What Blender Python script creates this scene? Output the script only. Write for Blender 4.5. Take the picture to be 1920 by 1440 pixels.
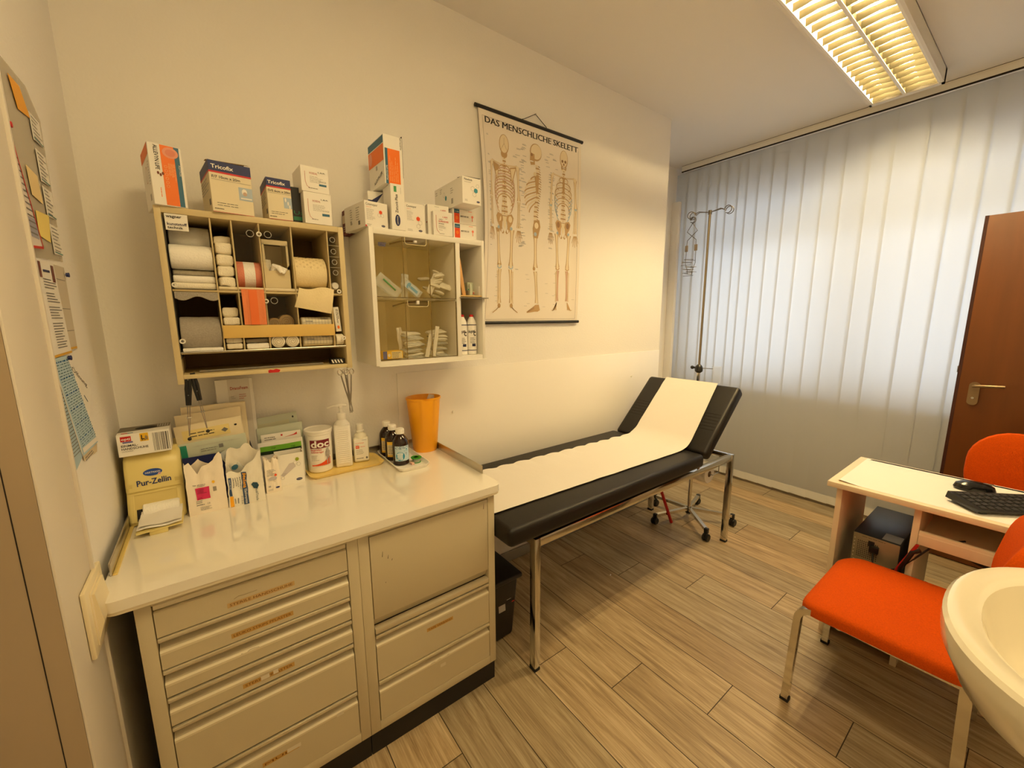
import bpy, bmesh, math, random
from mathutils import Vector, Matrix, noise
for _o in list(bpy.data.objects): bpy.data.objects.remove(_o)
SC = bpy.context.scene
COL = SC.collection
# ------------------------------------------------------------------ camera
CP = Vector((0.2592, -1.7594, 1.4172)); F_PX = 755.94
ya, pi_, ro = math.radians(53.26), math.radians(9.449), math.radians(-0.282)
fw = Vector((math.cos(ya)*math.cos(pi_), math.sin(ya)*math.cos(pi_), -math.sin(pi_)))
rt = Vector((math.sin(ya), -math.cos(ya), 0)); up = rt.cross(fw)
rt2 = rt*math.cos(ro)+up*math.sin(ro); up2 = up*math.cos(ro)-rt*math.sin(ro)
cd = bpy.data.cameras.new('camera'); cam = bpy.data.objects.new('camera', cd); COL.objects.link(cam)
cd.sensor_width = 36; cd.lens = F_PX*36/1920; cd.clip_start = 0.02
cam.matrix_world = Matrix(((rt2.x, up2.x, -fw.x, CP.x), (rt2.y, up2.y, -fw.y, CP.y), (rt2.z, up2.z, -fw.z, CP.z), (0, 0, 0, 1)))
SC.camera = cam
# ------------------------------------------------------------------ sky, exposure
W = bpy.data.worlds.new('sky'); SC.world = W; W.use_nodes = True
W.node_tree.nodes['Background'].inputs[0].default_value = (0.84, 0.92, 1.0, 1)
W.node_tree.nodes['Background'].inputs[1].default_value = 2.35
LAMP_COL = (1.0, 0.76, 0.375); LAMP_STR = 168.0; FILL_STR = 19.5
vs = SC.view_settings; vs.view_transform = 'Standard'; vs.look = 'None'; vs.gamma = 1; vs.exposure = 0.12
try: vs.use_curve_mapping = False
except Exception: pass
SC.cycles.max_bounces = 8; SC.cycles.diffuse_bounces = 5; SC.cycles.transparent_max_bounces = 12
SC.cycles.caustics_reflective = False; SC.cycles.caustics_refractive = False
SC.cycles.sample_clamp_indirect = 6
SC.cycles.use_denoising = True
R = random.Random(7)
PI = math.pi
# ------------------------------------------------------------------ materials
def lin(c):
    c = c/255
    return c/12.92 if c <= .04045 else ((c+.055)/1.055)**2.4
MATS = {}
def mat(name, rgb, rough=.55, metal=0, var=0.0, vscale=8, bump=0.0, bscale=60, spec=None, trans=0, alpha=None, emit=None, sheen=0, stretch=None, coat=0):
    if name in MATS: return MATS[name]
    m = bpy.data.materials.new(name); m.use_nodes = True; MATS[name] = m
    nt = m.node_tree; N = nt.nodes; L = nt.links; b = N['Principled BSDF']
    c = tuple(lin(v) for v in rgb)+(1,)
    b.inputs['Base Color'].default_value = c
    b.inputs['Roughness'].default_value = rough; b.inputs['Metallic'].default_value = metal
    if spec is not None: b.inputs['Specular IOR Level'].default_value = spec
    if trans: b.inputs['Transmission Weight'].default_value = trans
    if coat: b.inputs['Coat Weight'].default_value = coat
    if alpha is not None: b.inputs['Alpha'].default_value = alpha
    if sheen: b.inputs['Sheen Weight'].default_value = sheen
    if emit:
        b.inputs['Emission Color'].default_value = emit[:3]+(1,); b.inputs['Emission Strength'].default_value = emit[3]
    tc = N.new('ShaderNodeTexCoord'); vec = tc.outputs['Object']
    if stretch:
        mp = N.new('ShaderNodeMapping'); mp.inputs['Scale'].default_value = stretch
        L.new(vec, mp.inputs['Vector']); vec = mp.outputs['Vector']
    if var:
        n = N.new('ShaderNodeTexNoise'); n.inputs['Scale'].default_value = vscale; n.inputs['Detail'].default_value = 5
        L.new(vec, n.inputs['Vector'])
        mx = N.new('ShaderNodeMix'); mx.data_type = 'RGBA'
        mx.inputs['A'].default_value = tuple(max(0, v*(1-var)) for v in c[:3])+(1,)
        mx.inputs['B'].default_value = tuple(min(1, v*(1+var)) for v in c[:3])+(1,)
        L.new(n.outputs['Fac'], mx.inputs['Factor']); L.new(mx.outputs['Result'], b.inputs['Base Color'])
    if bump:
        n = N.new('ShaderNodeTexNoise'); n.inputs['Scale'].default_value = bscale; n.inputs['Detail'].default_value = 3
        L.new(vec, n.inputs['Vector'])
        bp = N.new('ShaderNodeBump'); bp.inputs['Strength'].default_value = bump; bp.inputs['Distance'].default_value = .002
        L.new(n.outputs['Fac'], bp.inputs['Height']); L.new(bp.outputs['Normal'], b.inputs['Normal'])
    return m
WALL = mat('wall_paint', (240, 236, 230), .9, bump=.55, bscale=110, var=.02, vscale=3)
WALL_L = mat('left_wall_paint', (240, 236, 230), .9, bump=.5, bscale=90)
CEIL = mat('ceiling_paint', (232, 228, 222), .95, bump=.2, bscale=140)
PANELW = mat('white_wall_panel', (243, 238, 230), .35, var=.01)
LACQ = mat('white_lacquer', (240, 236, 226), .4)
JAMB = mat('door_frame_lacquer', (226, 218, 205), .45)
WTOP = mat('white_laminate', (246, 240, 226), .09, var=.015, vscale=5, coat=.8)
WEDGE = mat('laminate_edge', (226, 214, 186), .35)
CABI = mat('cream_painted_metal', (205, 192, 160), .42, bump=.12, bscale=400)
CABI2 = mat('cream_bevel', (226, 214, 184), .38)
SEAM = mat('dark_gap', (38, 30, 22), .9)
BLACKP = mat('black_plinth', (22, 18, 16), .6)
BRUSH = mat('brushed_aluminium', (200, 194, 180), .3, 1)
CHROME = mat('chrome', (215, 212, 205), .12, 1)
STEELD = mat('steel', (170, 165, 155), .28, 1)
BLACK = mat('black_plastic', (18, 17, 17), .4)
RUBBER = mat('black_rubber', (14, 14, 14), .7)
LEATH = mat('black_vinyl', (22, 18, 15), .46, spec=.35, bump=.25, bscale=260)
PAPER = mat('couch_paper', (232, 226, 218), .85, bump=.3, bscale=60)
WHITE = mat('white_card', (242, 238, 230), .6)
WHITE2 = mat('white_paper', (236, 232, 226), .75)
CREAMC = mat('cream_card', (232, 220, 190), .65)
GREYT = mat('grey_print', (120, 118, 116), .7)
LGREYT = mat('light_grey_print', (176, 172, 166), .7)
BLACKT = mat('black_print', (20, 20, 22), .6)
NAVY = mat('navy_print', (22, 34, 92), .5)
BLUEG = mat('petrol_blue_print', (46, 104, 132), .5)
ORANGE = mat('orange_print', (245, 120, 20), .5)
REDP = mat('red_print', (200, 28, 30), .5)
REDO = mat('red_orange_print', (232, 78, 20), .5)
GAUZE = mat('gauze', (250, 242, 222), .95, bump=1, bscale=300)
GAUZE2 = mat('cotton_white', (252, 249, 242), .95, bump=.8, bscale=200)
PUMPW = mat('white_plastic', (244, 240, 232), .35)
YTRAY = mat('yellow_plastic', (243, 214, 128), .3)
# ------------------------------------------------------------------ mesh building
TXT = {}
def text_mesh(s, bold=0):
    k = (s, bold)
    if k in TXT: return TXT[k]
    cu = bpy.data.curves.new('t', 'FONT'); cu.body = s; cu.resolution_u = 2; cu.offset = bold
    ob = bpy.data.objects.new('t', cu); COL.objects.link(ob)
    bpy.context.view_layer.update()
    me = bpy.data.meshes.new_from_object(ob.evaluated_get(bpy.context.evaluated_depsgraph_get()))
    vs_ = [(v.co.x, v.co.y) for v in me.vertices]; fs = [tuple(p.vertices) for p in me.polygons]
    bpy.data.objects.remove(ob); bpy.data.curves.remove(cu); bpy.data.meshes.remove(me)
    if vs_:
        x0 = min(v[0] for v in vs_); x1 = max(v[0] for v in vs_)
        vs_ = [((x-x0)/(x1-x0 or 1), y/.7) for x, y in vs_]
    TXT[k] = (vs_, fs); return TXT[k]
class Fr:
    """a surface frame: fn(u, v, off) -> point"""
    def __init__(s, fn, curved=False): s.f = fn; s.curved = curved
def plan(o, u, v):
    o, u, v = Vector(o), Vector(u).normalized(), Vector(v).normalized(); n = u.cross(v)
    return Fr(lambda a, b, off=0.0: o+u*a+v*b+n*off)
def cylf(c, r, a0=-PI/2, z0=0):
    return Fr(lambda a, b, off=0.0: Vector((c[0]+(r+off)*math.cos(a0+a/r), c[1]+(r+off)*math.sin(a0+a/r), z0+b)), True)
class MB:
    def __init__(s): s.v = []; s.f = []; s.m = []; s.mats = []; s.M = None
    def mi(s, m):
        if m not in s.mats: s.mats.append(m)
        return s.mats.index(m)
    def add(s, vs_, fs, m):
        b = len(s.v); k = s.mi(m)
        for p in vs_:
            p = Vector(p); s.v.append(s.M @ p if s.M else p)
        for f in fs: s.f.append(tuple(b+i for i in f)); s.m.append(k)
    def box(s, a, b, m, bev=0, seg=2, deform=None, cuts=0):
        if not bev and not deform:
            x0, y0, z0 = a; x1, y1, z1 = b
            s.add([(x0, y0, z0), (x1, y0, z0), (x1, y1, z0), (x0, y1, z0), (x0, y0, z1), (x1, y0, z1), (x1, y1, z1), (x0, y1, z1)],
                  [(0, 3, 2, 1), (4, 5, 6, 7), (0, 1, 5, 4), (1, 2, 6, 5), (2, 3, 7, 6), (3, 0, 4, 7)], m); return
        bm = bmesh.new(); bmesh.ops.create_cube(bm, size=1)
        for v in bm.verts:
            v.co = Vector([(a[i]+b[i])/2+v.co[i]*(b[i]-a[i]) for i in range(3)])
        if cuts: bmesh.ops.subdivide_edges(bm, edges=bm.edges[:], cuts=cuts, use_grid_fill=True)
        if bev:
            ed = [e for e in bm.edges if not e.is_manifold or e.calc_face_angle(0) > .5]
            bmesh.ops.bevel(bm, geom=ed, offset=bev, segments=seg, profile=.5, affect='EDGES', clamp_overlap=True)
        if deform:
            for v in bm.verts: v.co = Vector(deform(v.co))
        bm.verts.ensure_lookup_table(); bm.verts.index_update()
        s.add([v.co.copy() for v in bm.verts], [tuple(v.index for v in f.verts) for f in bm.faces], m); bm.free()
    def prism(s, pts, ax, lo, hi, m):
        """polygon (a,b) extruded along axis ax; (a,b) are the other two axes in order"""
        def P(p, h):
            q = list(p); q.insert(ax, h); return tuple(q)
        n = len(pts); vs_ = [P(p, lo) for p in pts]+[P(p, hi) for p in pts]
        fs = [tuple(range(n))[::-1], tuple(range(n, 2*n))]+[(i, (i+1) % n, n+(i+1) % n, n+i) for i in range(n)]
        s.add(vs_, fs, m)
    def poly(s, pts, m): s.add(pts, [tuple(range(len(pts)))], m)
    def lathe(s, prof, m, c=(0, 0, 0), seg=28, ax=2, sx=1, sy=1, fn=None):
        vs_ = []; n = len(prof)
        for r, h in prof:
            for k in range(seg):
                t = 2*PI*k/seg; p = [r*math.cos(t)*sx, r*math.sin(t)*sy]
                if fn: p = list(fn(p[0], p[1], h))
                p.insert(ax, h) if ax != 2 else p.append(h)
                vs_.append((c[0]+p[0], c[1]+p[1], c[2]+p[2]))
        fs = [(i*seg+k, i*seg+(k+1) % seg, (i+1)*seg+(k+1) % seg, (i+1)*seg+k) for i in range(n-1) for k in range(seg)]
        if prof[0][0] > 1e-6: fs.append(tuple(range(seg))[::-1])
        if prof[-1][0] > 1e-6: fs.append(tuple((n-1)*seg+k for k in range(seg)))
        s.add(vs_, fs, m)
    def cyl(s, c, r, h, m, ax=2, seg=24, bev=0):
        p = [(r, 0), (r, h)] if not bev else [(r-bev, 0), (r, bev), (r, h-bev), (r-bev, h)]
        s.lathe(p, m, c, seg, ax)
    def ball(s, c, r, m, seg=14):
        s.lathe([(max(1e-7, r*math.sin(PI*i/8)), -r*math.cos(PI*i/8)) for i in range(9)], m, c, seg)
    def tube(s, pts, r, m, seg=8, closed=False, rect=None, upv=(0, 0, 1)):
        pts = [Vector(p) for p in pts]; n = len(pts); vs_ = []; prev = None
        for i, p in enumerate(pts):
            if closed: t = pts[(i+1) % n]-pts[i-1]
            else: t = pts[min(i+1, n-1)]-pts[max(i-1, 0)]
            t.normalize()
            if rect:
                u = Vector(upv); a = t.cross(u)
                if a.length < 1e-4: a = t.cross(Vector((1, 0, 0)))
                a.normalize(); b = a.cross(t).normalized(); k = 1.0
                for q in ((-1, -1), (1, -1), (1, 1), (-1, 1)): vs_.append(p+a*q[0]*rect[0]/2*k+b*q[1]*rect[1]/2*k)
            else:
                if prev is None:
                    a = t.cross(Vector((0, 0, 1)))
                    if a.length < 1e-3: a = t.cross(Vector((1, 0, 0)))
                else:
                    a = prev-t*prev.dot(t)
                a.normalize(); prev = a; b = t.cross(a)
                rr = r[i] if isinstance(r, (list, tuple)) else r
                for k in range(seg): vs_.append(p+(a*math.cos(2*PI*k/seg)+b*math.sin(2*PI*k/seg))*rr)
        g = 4 if rect else seg
        fs = [(i*g+k, i*g+(k+1) % g, ((i+1) % n)*g+(k+1) % g, ((i+1) % n)*g+k) for i in range(n if closed else n-1) for k in range(g)]
        if not closed: fs += [tuple(range(g))[::-1], tuple((n-1)*g+k for k in range(g))]
        s.add(vs_, fs, m)
    def surf(s, fn, nu, nv, m, cu=False, cv=False):
        U = nu if cu else nu+1; V = nv if cv else nv+1
        vs_ = [fn(i/nu, j/nv) for i in range(U) for j in range(V)]
        s.add(vs_, [(i*V+j, ((i+1) % U)*V+j, ((i+1) % U)*V+(j+1) % V, i*V+(j+1) % V) for i in range(nu) for j in range(nv)], m)
    # ---- art on frames
    def fpoly(s, F, pts, m, off=.0004): s.poly([F.f(a, b, off) for a, b in pts], m)
    def frect(s, F, u0, v0, u1, v1, m, off=.0004):
        if F.curved:
            n = max(1, int(abs(u1-u0)/.006)); k = max(1, int(abs(v1-v0)/.01))
            s.surf(lambda i, j: F.f(u0+(u1-u0)*i, v0+(v1-v0)*j, off), n, k, m)
        else: s.fpoly(F, [(u0, v0), (u1, v0), (u1, v1), (u0, v1)], m, off)
    def fell(s, F, cu, cv, ru, rv, m, off=.0005, n=20, ring=0, a0=0):
        o = [(cu+ru*math.cos(a0+2*PI*k/n), cv+rv*math.sin(a0+2*PI*k/n)) for k in range(n)]
        if not ring: s.fpoly(F, o, m, off); return
        i = [(cu+(ru-ring)*math.cos(a0+2*PI*k/n), cv+(rv-ring)*math.sin(a0+2*PI*k/n)) for k in range(n)]
        s.add([F.f(a, b, off) for a, b in o+i], [(k, (k+1) % n, n+(k+1) % n, n+k) for k in range(n)], m)
    def fstroke(s, F, pts, w, m, off=.0005, w2=None):
        n = len(pts); L_ = []
        for i, (x, y) in enumerate(pts):
            a = pts[min(i+1, n-1)]; b = pts[max(i-1, 0)]; dx, dy = a[0]-b[0], a[1]-b[1]; l = math.hypot(dx, dy) or 1
            ww = (w if w2 is None else w+(w2-w)*i/(n-1))/2
            L_ += [F.f(x-dy/l*ww, y+dx/l*ww, off), F.f(x+dy/l*ww, y-dx/l*ww, off)]
        s.add(L_, [(2*i, 2*i+2, 2*i+3, 2*i+1)[::-1] for i in range(n-1)], m)
    def ftext(s, F, u, v, w, h, txt, m, rot=0, bold=0, off=.0006, shear=0):
        vs_, fs = text_mesh(txt, bold)
        c, sn = math.cos(rot), math.sin(rot)
        def q(x, y):
            x = x*w+shear*y*h; y = y*h
            return F.f(u+x*c-y*sn, v+x*sn+y*c, off)
        s.add([q(x, y) for x, y in vs_], fs, m)
    def fine(s, F, u, v, w, n, dv, m, h=None, rnd=True, rot=0, off=.0005):
        """faint unreadable print: rows of short dashes"""
        h = h or dv*.4; c, sn = math.cos(rot), math.sin(rot)
        for i in range(n):
            x = 0.0; end = w*(R.uniform(.6, 1) if rnd else 1)
            while x < end:
                l = min(R.uniform(.08, .25)*w, end-x)
                pts = [(x, -i*dv), (x+l*.85, -i*dv), (x+l*.85, -i*dv+h), (x, -i*dv+h)]
                s.fpoly(F, [(u+a*c-b*sn, v+a*sn+b*c) for a, b in pts], m, off); x += l
    def build(s, name, parent=None, smooth=True, ang=.6, loc=None, rz=0):
        me = bpy.data.meshes.new(name); me.from_pydata([tuple(p) for p in s.v], [], s.f)
        for m in s.mats: me.materials.append(m)
        me.polygons.foreach_set('material_index', s.m)
        bm = bmesh.new(); bm.from_mesh(me)
        if smooth:
            for f in bm.faces: f.smooth = True
            for e in bm.edges:
                if len(e.link_faces) != 2 or e.calc_face_angle(0) > ang: e.smooth = False
        bm.to_mesh(me); bm.free(); me.update()
        o = bpy.data.objects.new(name, me); COL.objects.link(o)
        if parent: o.parent = parent
        if loc: o.location = loc
        if rz: o.rotation_euler = (0, 0, rz)
        return o
def tag(o, label, cat, group=None):
    o['label'] = label; o['category'] = cat
    if group: o['group'] = group
    return o
def thing(name, label, cat, loc=(0, 0, 0), rz=0, group=None):
    o = bpy.data.objects.new(name, None); COL.objects.link(o); o.location = loc; o.rotation_euler = (0, 0, rz)
    o.empty_display_size = .05
    return tag(o, label, cat, group)
def struct(mb, name, **k):
    o = mb.build(name, **k); o['kind'] = 'structure'; return o
def copy_tree(o, parent=None, label=None, loc=None, rot=None):
    c = o.copy(); COL.objects.link(c); c.parent = parent
    if label: c['label'] = label
    if loc is not None: c.location = loc
    if rot is not None: c.rotation_euler = rot
    for ch in list(o.children): copy_tree(ch, c)
    return c
def arc(c, r, a0, a1, n, f): return [f(c[0]+r*math.cos(a0+(a1-a0)*i/n), c[1]+r*math.sin(a0+(a1-a0)*i/n)) for i in range(n+1)]

# ================================================================== ROOM
ZC = 2.742; XE = 2.947; XW = 3.98; YB = .50; YF = -2.25
# floor: plank faces with per-plank tone
FLM = bpy.data.materials.new('oak_plank_floor'); FLM.use_nodes = True
nt = FLM.node_tree; N = nt.nodes; L = nt.links; b = N['Principled BSDF']
at = N.new('ShaderNodeAttribute'); at.attribute_name = 'plank'
uv = N.new('ShaderNodeUVMap'); uv.uv_map = 'UVMap'
mp = N.new('ShaderNodeMapping'); mp.inputs['Scale'].default_value = (26, 1.6, 1); L.new(uv.outputs[0], mp.inputs['Vector'])
n1 = N.new('ShaderNodeTexNoise'); n1.inputs['Scale'].default_value = 1.6; n1.inputs['Detail'].default_value = 8; n1.inputs['Roughness'].default_value = .7
n1.inputs['Distortion'].default_value = .6; L.new(mp.outputs[0], n1.inputs['Vector'])
mp2 = N.new('ShaderNodeMapping'); mp2.inputs['Scale'].default_value = (150, 5, 1); L.new(uv.outputs[0], mp2.inputs['Vector'])
n2 = N.new('ShaderNodeTexNoise'); n2.inputs['Scale'].default_value = 1.4; n2.inputs['Detail'].default_value = 6; L.new(mp2.outputs[0], n2.inputs['Vector'])
cr = N.new('ShaderNodeValToRGB'); e = cr.color_ramp.elements
e[0].position = .30; e[0].color = (lin(142), lin(118), lin(86), 1); e[1].position = .68; e[1].color = (lin(212), lin(190), lin(152), 1)
x = e.new(.48); x.color = (lin(186), lin(162), lin(124), 1)
L.new(n1.outputs['Fac'], cr.inputs['Fac'])
mx = N.new('ShaderNodeMix'); mx.data_type = 'RGBA'; mx.blend_type = 'MULTIPLY'; mx.inputs['Factor'].default_value = .75
cr2 = N.new('ShaderNodeValToRGB'); e = cr2.color_ramp.elements; e[0].position = .36; e[0].color = (.66, .62, .56, 1); e[1].position = .6; e[1].color = (1, 1, 1, 1)
L.new(n2.outputs['Fac'], cr2.inputs['Fac']); L.new(cr.outputs[0], mx.inputs['A']); L.new(cr2.outputs[0], mx.inputs['B'])
mx2 = N.new('ShaderNodeMix'); mx2.data_type = 'RGBA'; mx2.blend_type = 'MULTIPLY'; mx2.inputs['Factor'].default_value = 1
L.new(mx.outputs['Result'], mx2.inputs['A']); L.new(at.outputs['Color'], mx2.inputs['B']); L.new(mx2.outputs['Result'], b.inputs['Base Color'])
b.inputs['Roughness'].default_value = .42
bp = N.new('ShaderNodeBump'); bp.inputs['Strength'].default_value = .25; bp.inputs['Distance'].default_value = .001
L.new(n2.outputs['Fac'], bp.inputs['Height']); L.new(bp.outputs[0], b.inputs['Normal'])
def build_floor():
    bm = bmesh.new(); uvl = bm.loops.layers.uv.new('UVMap'); ca = bm.loops.layers.color.new('plank')
    off = {-1: -.662, 0: -.91, 1: -1.185, 2: -.225, 3: -.48, 4: -.767, 5: -1.10, 6: -.10, 7: -.4, 8: -.664, 9: -.91, 10: -.2, 11: -1.05, 12: -.525, -2: -.2, -3: -1.0, -4: -.768}
    P, LN, g = .1925, 1.285, .0015
    for k in range(-9, 15):
        x0 = 1.366+P*k; x1 = x0+P; o = off.get(k, R.uniform(-1.2, 0))
        y = o-LN*3
        while y < YB+.1:
            y0 = max(y, -3.6); y1 = min(y+LN, .62)
            if y1 > y0:
                vs_ = [bm.verts.new(p) for p in ((x0+g, y0+g, 0), (x1-g, y0+g, 0), (x1-g, y1-g, 0), (x0+g, y1-g, 0))]
                f = bm.faces.new(vs_); t = R.uniform(.88, 1.08); w = R.uniform(.97, 1.03); r0, r1 = R.uniform(0, 50), R.uniform(0, 50)
                for lp in f.loops:
                    lp[uvl].uv = (lp.vert.co.x-x0+r0, lp.vert.co.y+r1); lp[ca] = (t*w, t, t/w, 1)
            y += LN
    vs_ = [bm.verts.new(p) for p in ((-.6, -3.7, -.0018), (4.4, -3.7, -.0018), (4.4, .7, -.0018), (-.6, .7, -.0018))]
    f = bm.faces.new(vs_); f.material_index = 1
    me = bpy.data.meshes.new('floor'); bm.to_mesh(me); bm.free(); me.materials.append(FLM); me.materials.append(mat('floor_gap', (62, 50, 40), .9))
    o = bpy.data.objects.new('floor', me); COL.objects.link(o); o['kind'] = 'structure'
build_floor()
m = MB(); m.box((-.6, -3.7, ZC), (4.4, .7, ZC+.1), CEIL); struct(m, 'ceiling')
m = MB(); m.box((-.15, 0, 0), (XE, .12, ZC), WALL); m.box((XE-.12, .12, 0), (XE, YB+.1, ZC), WALL); struct(m, 'wall_back')
m = MB(); m.box((XE, YB, 0), (XW, YB+.1, ZC), WALL); struct(m, 'wall_recess')
m = MB(); m.box((3.79, .424, 0), (3.828, YB, 2.44), WALL, .006); struct(m, 'trim_1')  # boxed-in pipe in the corner beside the blinds
m = MB(); m.box((XW+.25, -3.2, 2.40), (XW+1.35, 1.4, 2.52), mat('added_slab_grey', (150, 148, 142), .9)); struct(m, 'wall_added_overhang')   # unseen overhang added outside to keep sky light off the upper slats
# left wall with the door opening the camera stands beside
m = MB(); m.box((-.15, -.575, 0), (0, 0, ZC), WALL_L); m.box((-.15, -1.75, 2.08), (0, -.575, ZC), WALL_L); m.box((-.15, -3.6, 0), (0, -1.75, ZC), WALL_L)
struct(m, 'wall_left')
m = MB(); m.box((-.150, -.772, 0), (-.0005, -.578, 2.08), mat('shaded_beige_jamb', (176, 156, 128), .5)); m.box((-.0005, -.772, 0), (.004, -.578, 2.08), JAMB, .0015); m.box((-.0325, -.7725, 0), (-.031, -.770, 2.08), SEAM)  # jamb block darker than the trim: its shade is put into the colour
m.box((.002, -.583, 0), (.010, -.5745, 2.08), JAMB, .001)
m.box((-.15, -1.75, 1.97), (.004, -.772, 2.08), JAMB); m.box((-.15, -1.75, 0), (.004, -1.70, 2.0), JAMB); struct(m, 'trim_2')
m = MB(); m.box((-.15, -1.70, .005), (-.11, -.775, 1.97), LACQ, .002)
ld = struct(m, 'door_1'); m = MB(); m.box((-.112, -.90, .96), (-.104, -.86, 1.14), STEELD, .002); m.tube([(-.108, -.88, 1.08), (-.06, -.88, 1.08), (-.055, -.90, 1.08), (-.055, -1.0, 1.08)], .009, STEELD); m.build('door_handle', ld)
# front wall behind the camera, with the doorway of the brown door
m = MB(); m.box((0, YF-.12, 0), (2.80, YF, ZC), WALL); m.box((2.80, YF-.12, 1.98), (3.62, YF, ZC), WALL); m.box((3.62, YF-.12, 0), (XW+.2, YF, ZC), WALL); struct(m, 'wall_front')
m = MB(); m.box((2.80, YF-1.3, 0), (3.62, YF-1.25, 2.2), WALL); m.box((2.75, YF-1.3, 0), (2.80, YF-.12, 2.2), WALL); m.box((3.62, YF-1.3, 0), (3.67, YF-.12, 2.2), WALL)
m.box((2.75, YF-1.3, 2.0), (3.67, YF-.12, 2.1), WALL); struct(m, 'wall_corridor')
# window wall
WY0, WY1, WZ0, WZ1 = -2.05, .33, .86, 2.36
m = MB()
m.box((XW, YF, 0), (XW+.25, YB+.1, WZ0), WALL); m.box((XW, YF, WZ1), (XW+.25, YB+.1, ZC), WALL)
m.box((XW, WY1, WZ0), (XW+.25, YB+.1, WZ1), WALL); m.box((XW, YF, WZ0), (XW+.25, WY0, WZ1), WALL); struct(m, 'wall_window')
m = MB(); FRW = mat('white_window_frame', (235, 235, 232), .4)
for y0, y1 in ((WY0, WY0+.07), (-.92, -.80), (WY1-.07, WY1)): m.box((XW+.08, y0, WZ0), (XW+.14, y1, WZ1), FRW, .004)
for z0, z1 in ((WZ0, WZ0+.07), (WZ1-.07, WZ1), (2.0, 2.09)): m.box((XW+.08, WY0, z0), (XW+.14, WY1, z1), FRW, .004)
wi = struct(m, 'window_1')
m = MB(); m.box((XW+.105, WY0+.05, WZ0+.05), (XW+.111, WY1-.05, WZ1-.05), mat('window_glass', (250, 252, 252), .02, trans=1, spec=.3)); gl = m.build('window_pane', wi)
# thin glass should let daylight through untinted
gm = MATS['window_glass'].node_tree; gm.nodes.clear(); o_ = gm.nodes.new('ShaderNodeOutputMaterial'); t_ = gm.nodes.new('ShaderNodeBsdfTransparent'); g_ = gm.nodes.new('ShaderNodeBsdfGlossy'); g_.inputs['Roughness'].default_value = .02
x_ = gm.nodes.new('ShaderNodeMixShader'); x_.inputs[0].default_value = .06; gm.links.new(t_.outputs[0], x_.inputs[1]); gm.links.new(g_.outputs[0], x_.inputs[2]); gm.links.new(x_.outputs[0], o_.inputs[0])
m = MB(); m.box((XW-.06, WY0-.05, WZ0-.03), (XW+.02, WY1+.02, WZ0), LACQ, .006); m.build('window_sill', wi)
# baseboards, wall panel
BB = mat('grey_baseboard', (150, 146, 140), .5)
m = MB(); m.box((1.06, -.014, 0), (XE, -.0005, .062), BB, .003); m.box((XE-.0005, -.014, 0), (XE+.013, YB, .062), BB, .003); struct(m, 'baseboard_back')
m = MB(); m.box((.0005, -.57, 0), (.012, -.0, .06), BB, .002); struct(m, 'baseboard_left')
m = MB(); m.box((.9203, -.005, .30), (XE-.002, -.0005, 1.1681), PANELW, .0015)
for x_, z_ in ((1.2, .951), (2.62, 1.0)): m.cyl((x_, -.012, z_), .006, .008, LACQ, ax=1)
struct(m, 'trim_3')

# ================================================================== BLINDS
BL = bpy.data.materials.new('blind_fabric'); BL.use_nodes = True; nt = BL.node_tree; nt.nodes.clear()
o_ = nt.nodes.new('ShaderNodeOutputMaterial'); d_ = nt.nodes.new('ShaderNodeBsdfDiffuse'); t_ = nt.nodes.new('ShaderNodeBsdfTranslucent'); x_ = nt.nodes.new('ShaderNodeMixShader')
d_.inputs[0].default_value = (.72, .74, .76, 1); t_.inputs[0].default_value = (.8, .8, .8, 1); x_.inputs[0].default_value = .50
nn = nt.nodes.new('ShaderNodeTexNoise'); nn.inputs['Scale'].default_value = 400; bb = nt.nodes.new('ShaderNodeBump'); bb.inputs['Strength'].default_value = .2; bb.inputs['Distance'].default_value = .001
nt.links.new(nn.outputs['Fac'], bb.inputs['Height']); nt.links.new(bb.outputs[0], d_.inputs['Normal'])
nt.links.new(d_.outputs[0], x_.inputs[1]); nt.links.new(t_.outputs[0], x_.inputs[2]); nt.links.new(x_.outputs[0], o_.inputs[0])
vb = thing('vertical_blind', 'white vertical blind of wide fabric slats covering the window wall', 'blind', (3.84, 0, 0))
m = MB(); m.box((-.022, YF+.02, ZC-.048), (.022, .44, ZC-.001), LACQ, .002); m.box((-.0235, YF+.02, ZC-.052), (-.012, .44, ZC-.045), SEAM); m.box((-.0225, YF+.02, ZC-.002), (-.02, .44, ZC), SEAM)
m.build('head_rail', vb)
HEM = mat('hem_fabric', (236, 234, 228), .9)
ys = [.385, .29, .19, .10, .03, -.059, -.128, -.212, -.308, -.407, -.519, -.642, -.754, -.888, -1.0, -1.15, -1.282, -1.40, -1.52, -1.64, -1.76, -1.88, -2.0, -2.12]
for i, y in enumerate(ys):
    w = (ys[i-1]-y if i else .1)+.017; a = .010/w; m = MB(); sw = R.uniform(-.002, .002)
    def fn(u, v, y=y, a=a, w=w, sw=sw):
        s_ = (u-.5)*w; bow = .0015*(1-(2*u-1)**2); z = ZC-.06-v*(ZC-.06-.028)
        return (-.0+s_*math.sin(a)+bow*math.cos(a)+sw*v, y+w/2-.008+s_*math.cos(a), z)
    m.surf(fn, 4, 10, BL)
    sl = m.build('slat', vb); m = MB()
    p = fn(0, 1); q = fn(1, 1)
    for dx in (-.003, .003): m.poly([(p[0]+dx, p[1], .026), (q[0]+dx, q[1], .026), (q[0]+dx, q[1], .088), (p[0]+dx, p[1], .088)], BL)
    m.poly([(p[0]-.003, p[1], .026), (q[0]-.003, q[1], .026), (q[0]+.003, q[1], .026), (p[0]+.003, p[1], .026)], BL)
    m.mats = [HEM]; m.build('hem_weight', sl)

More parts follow.
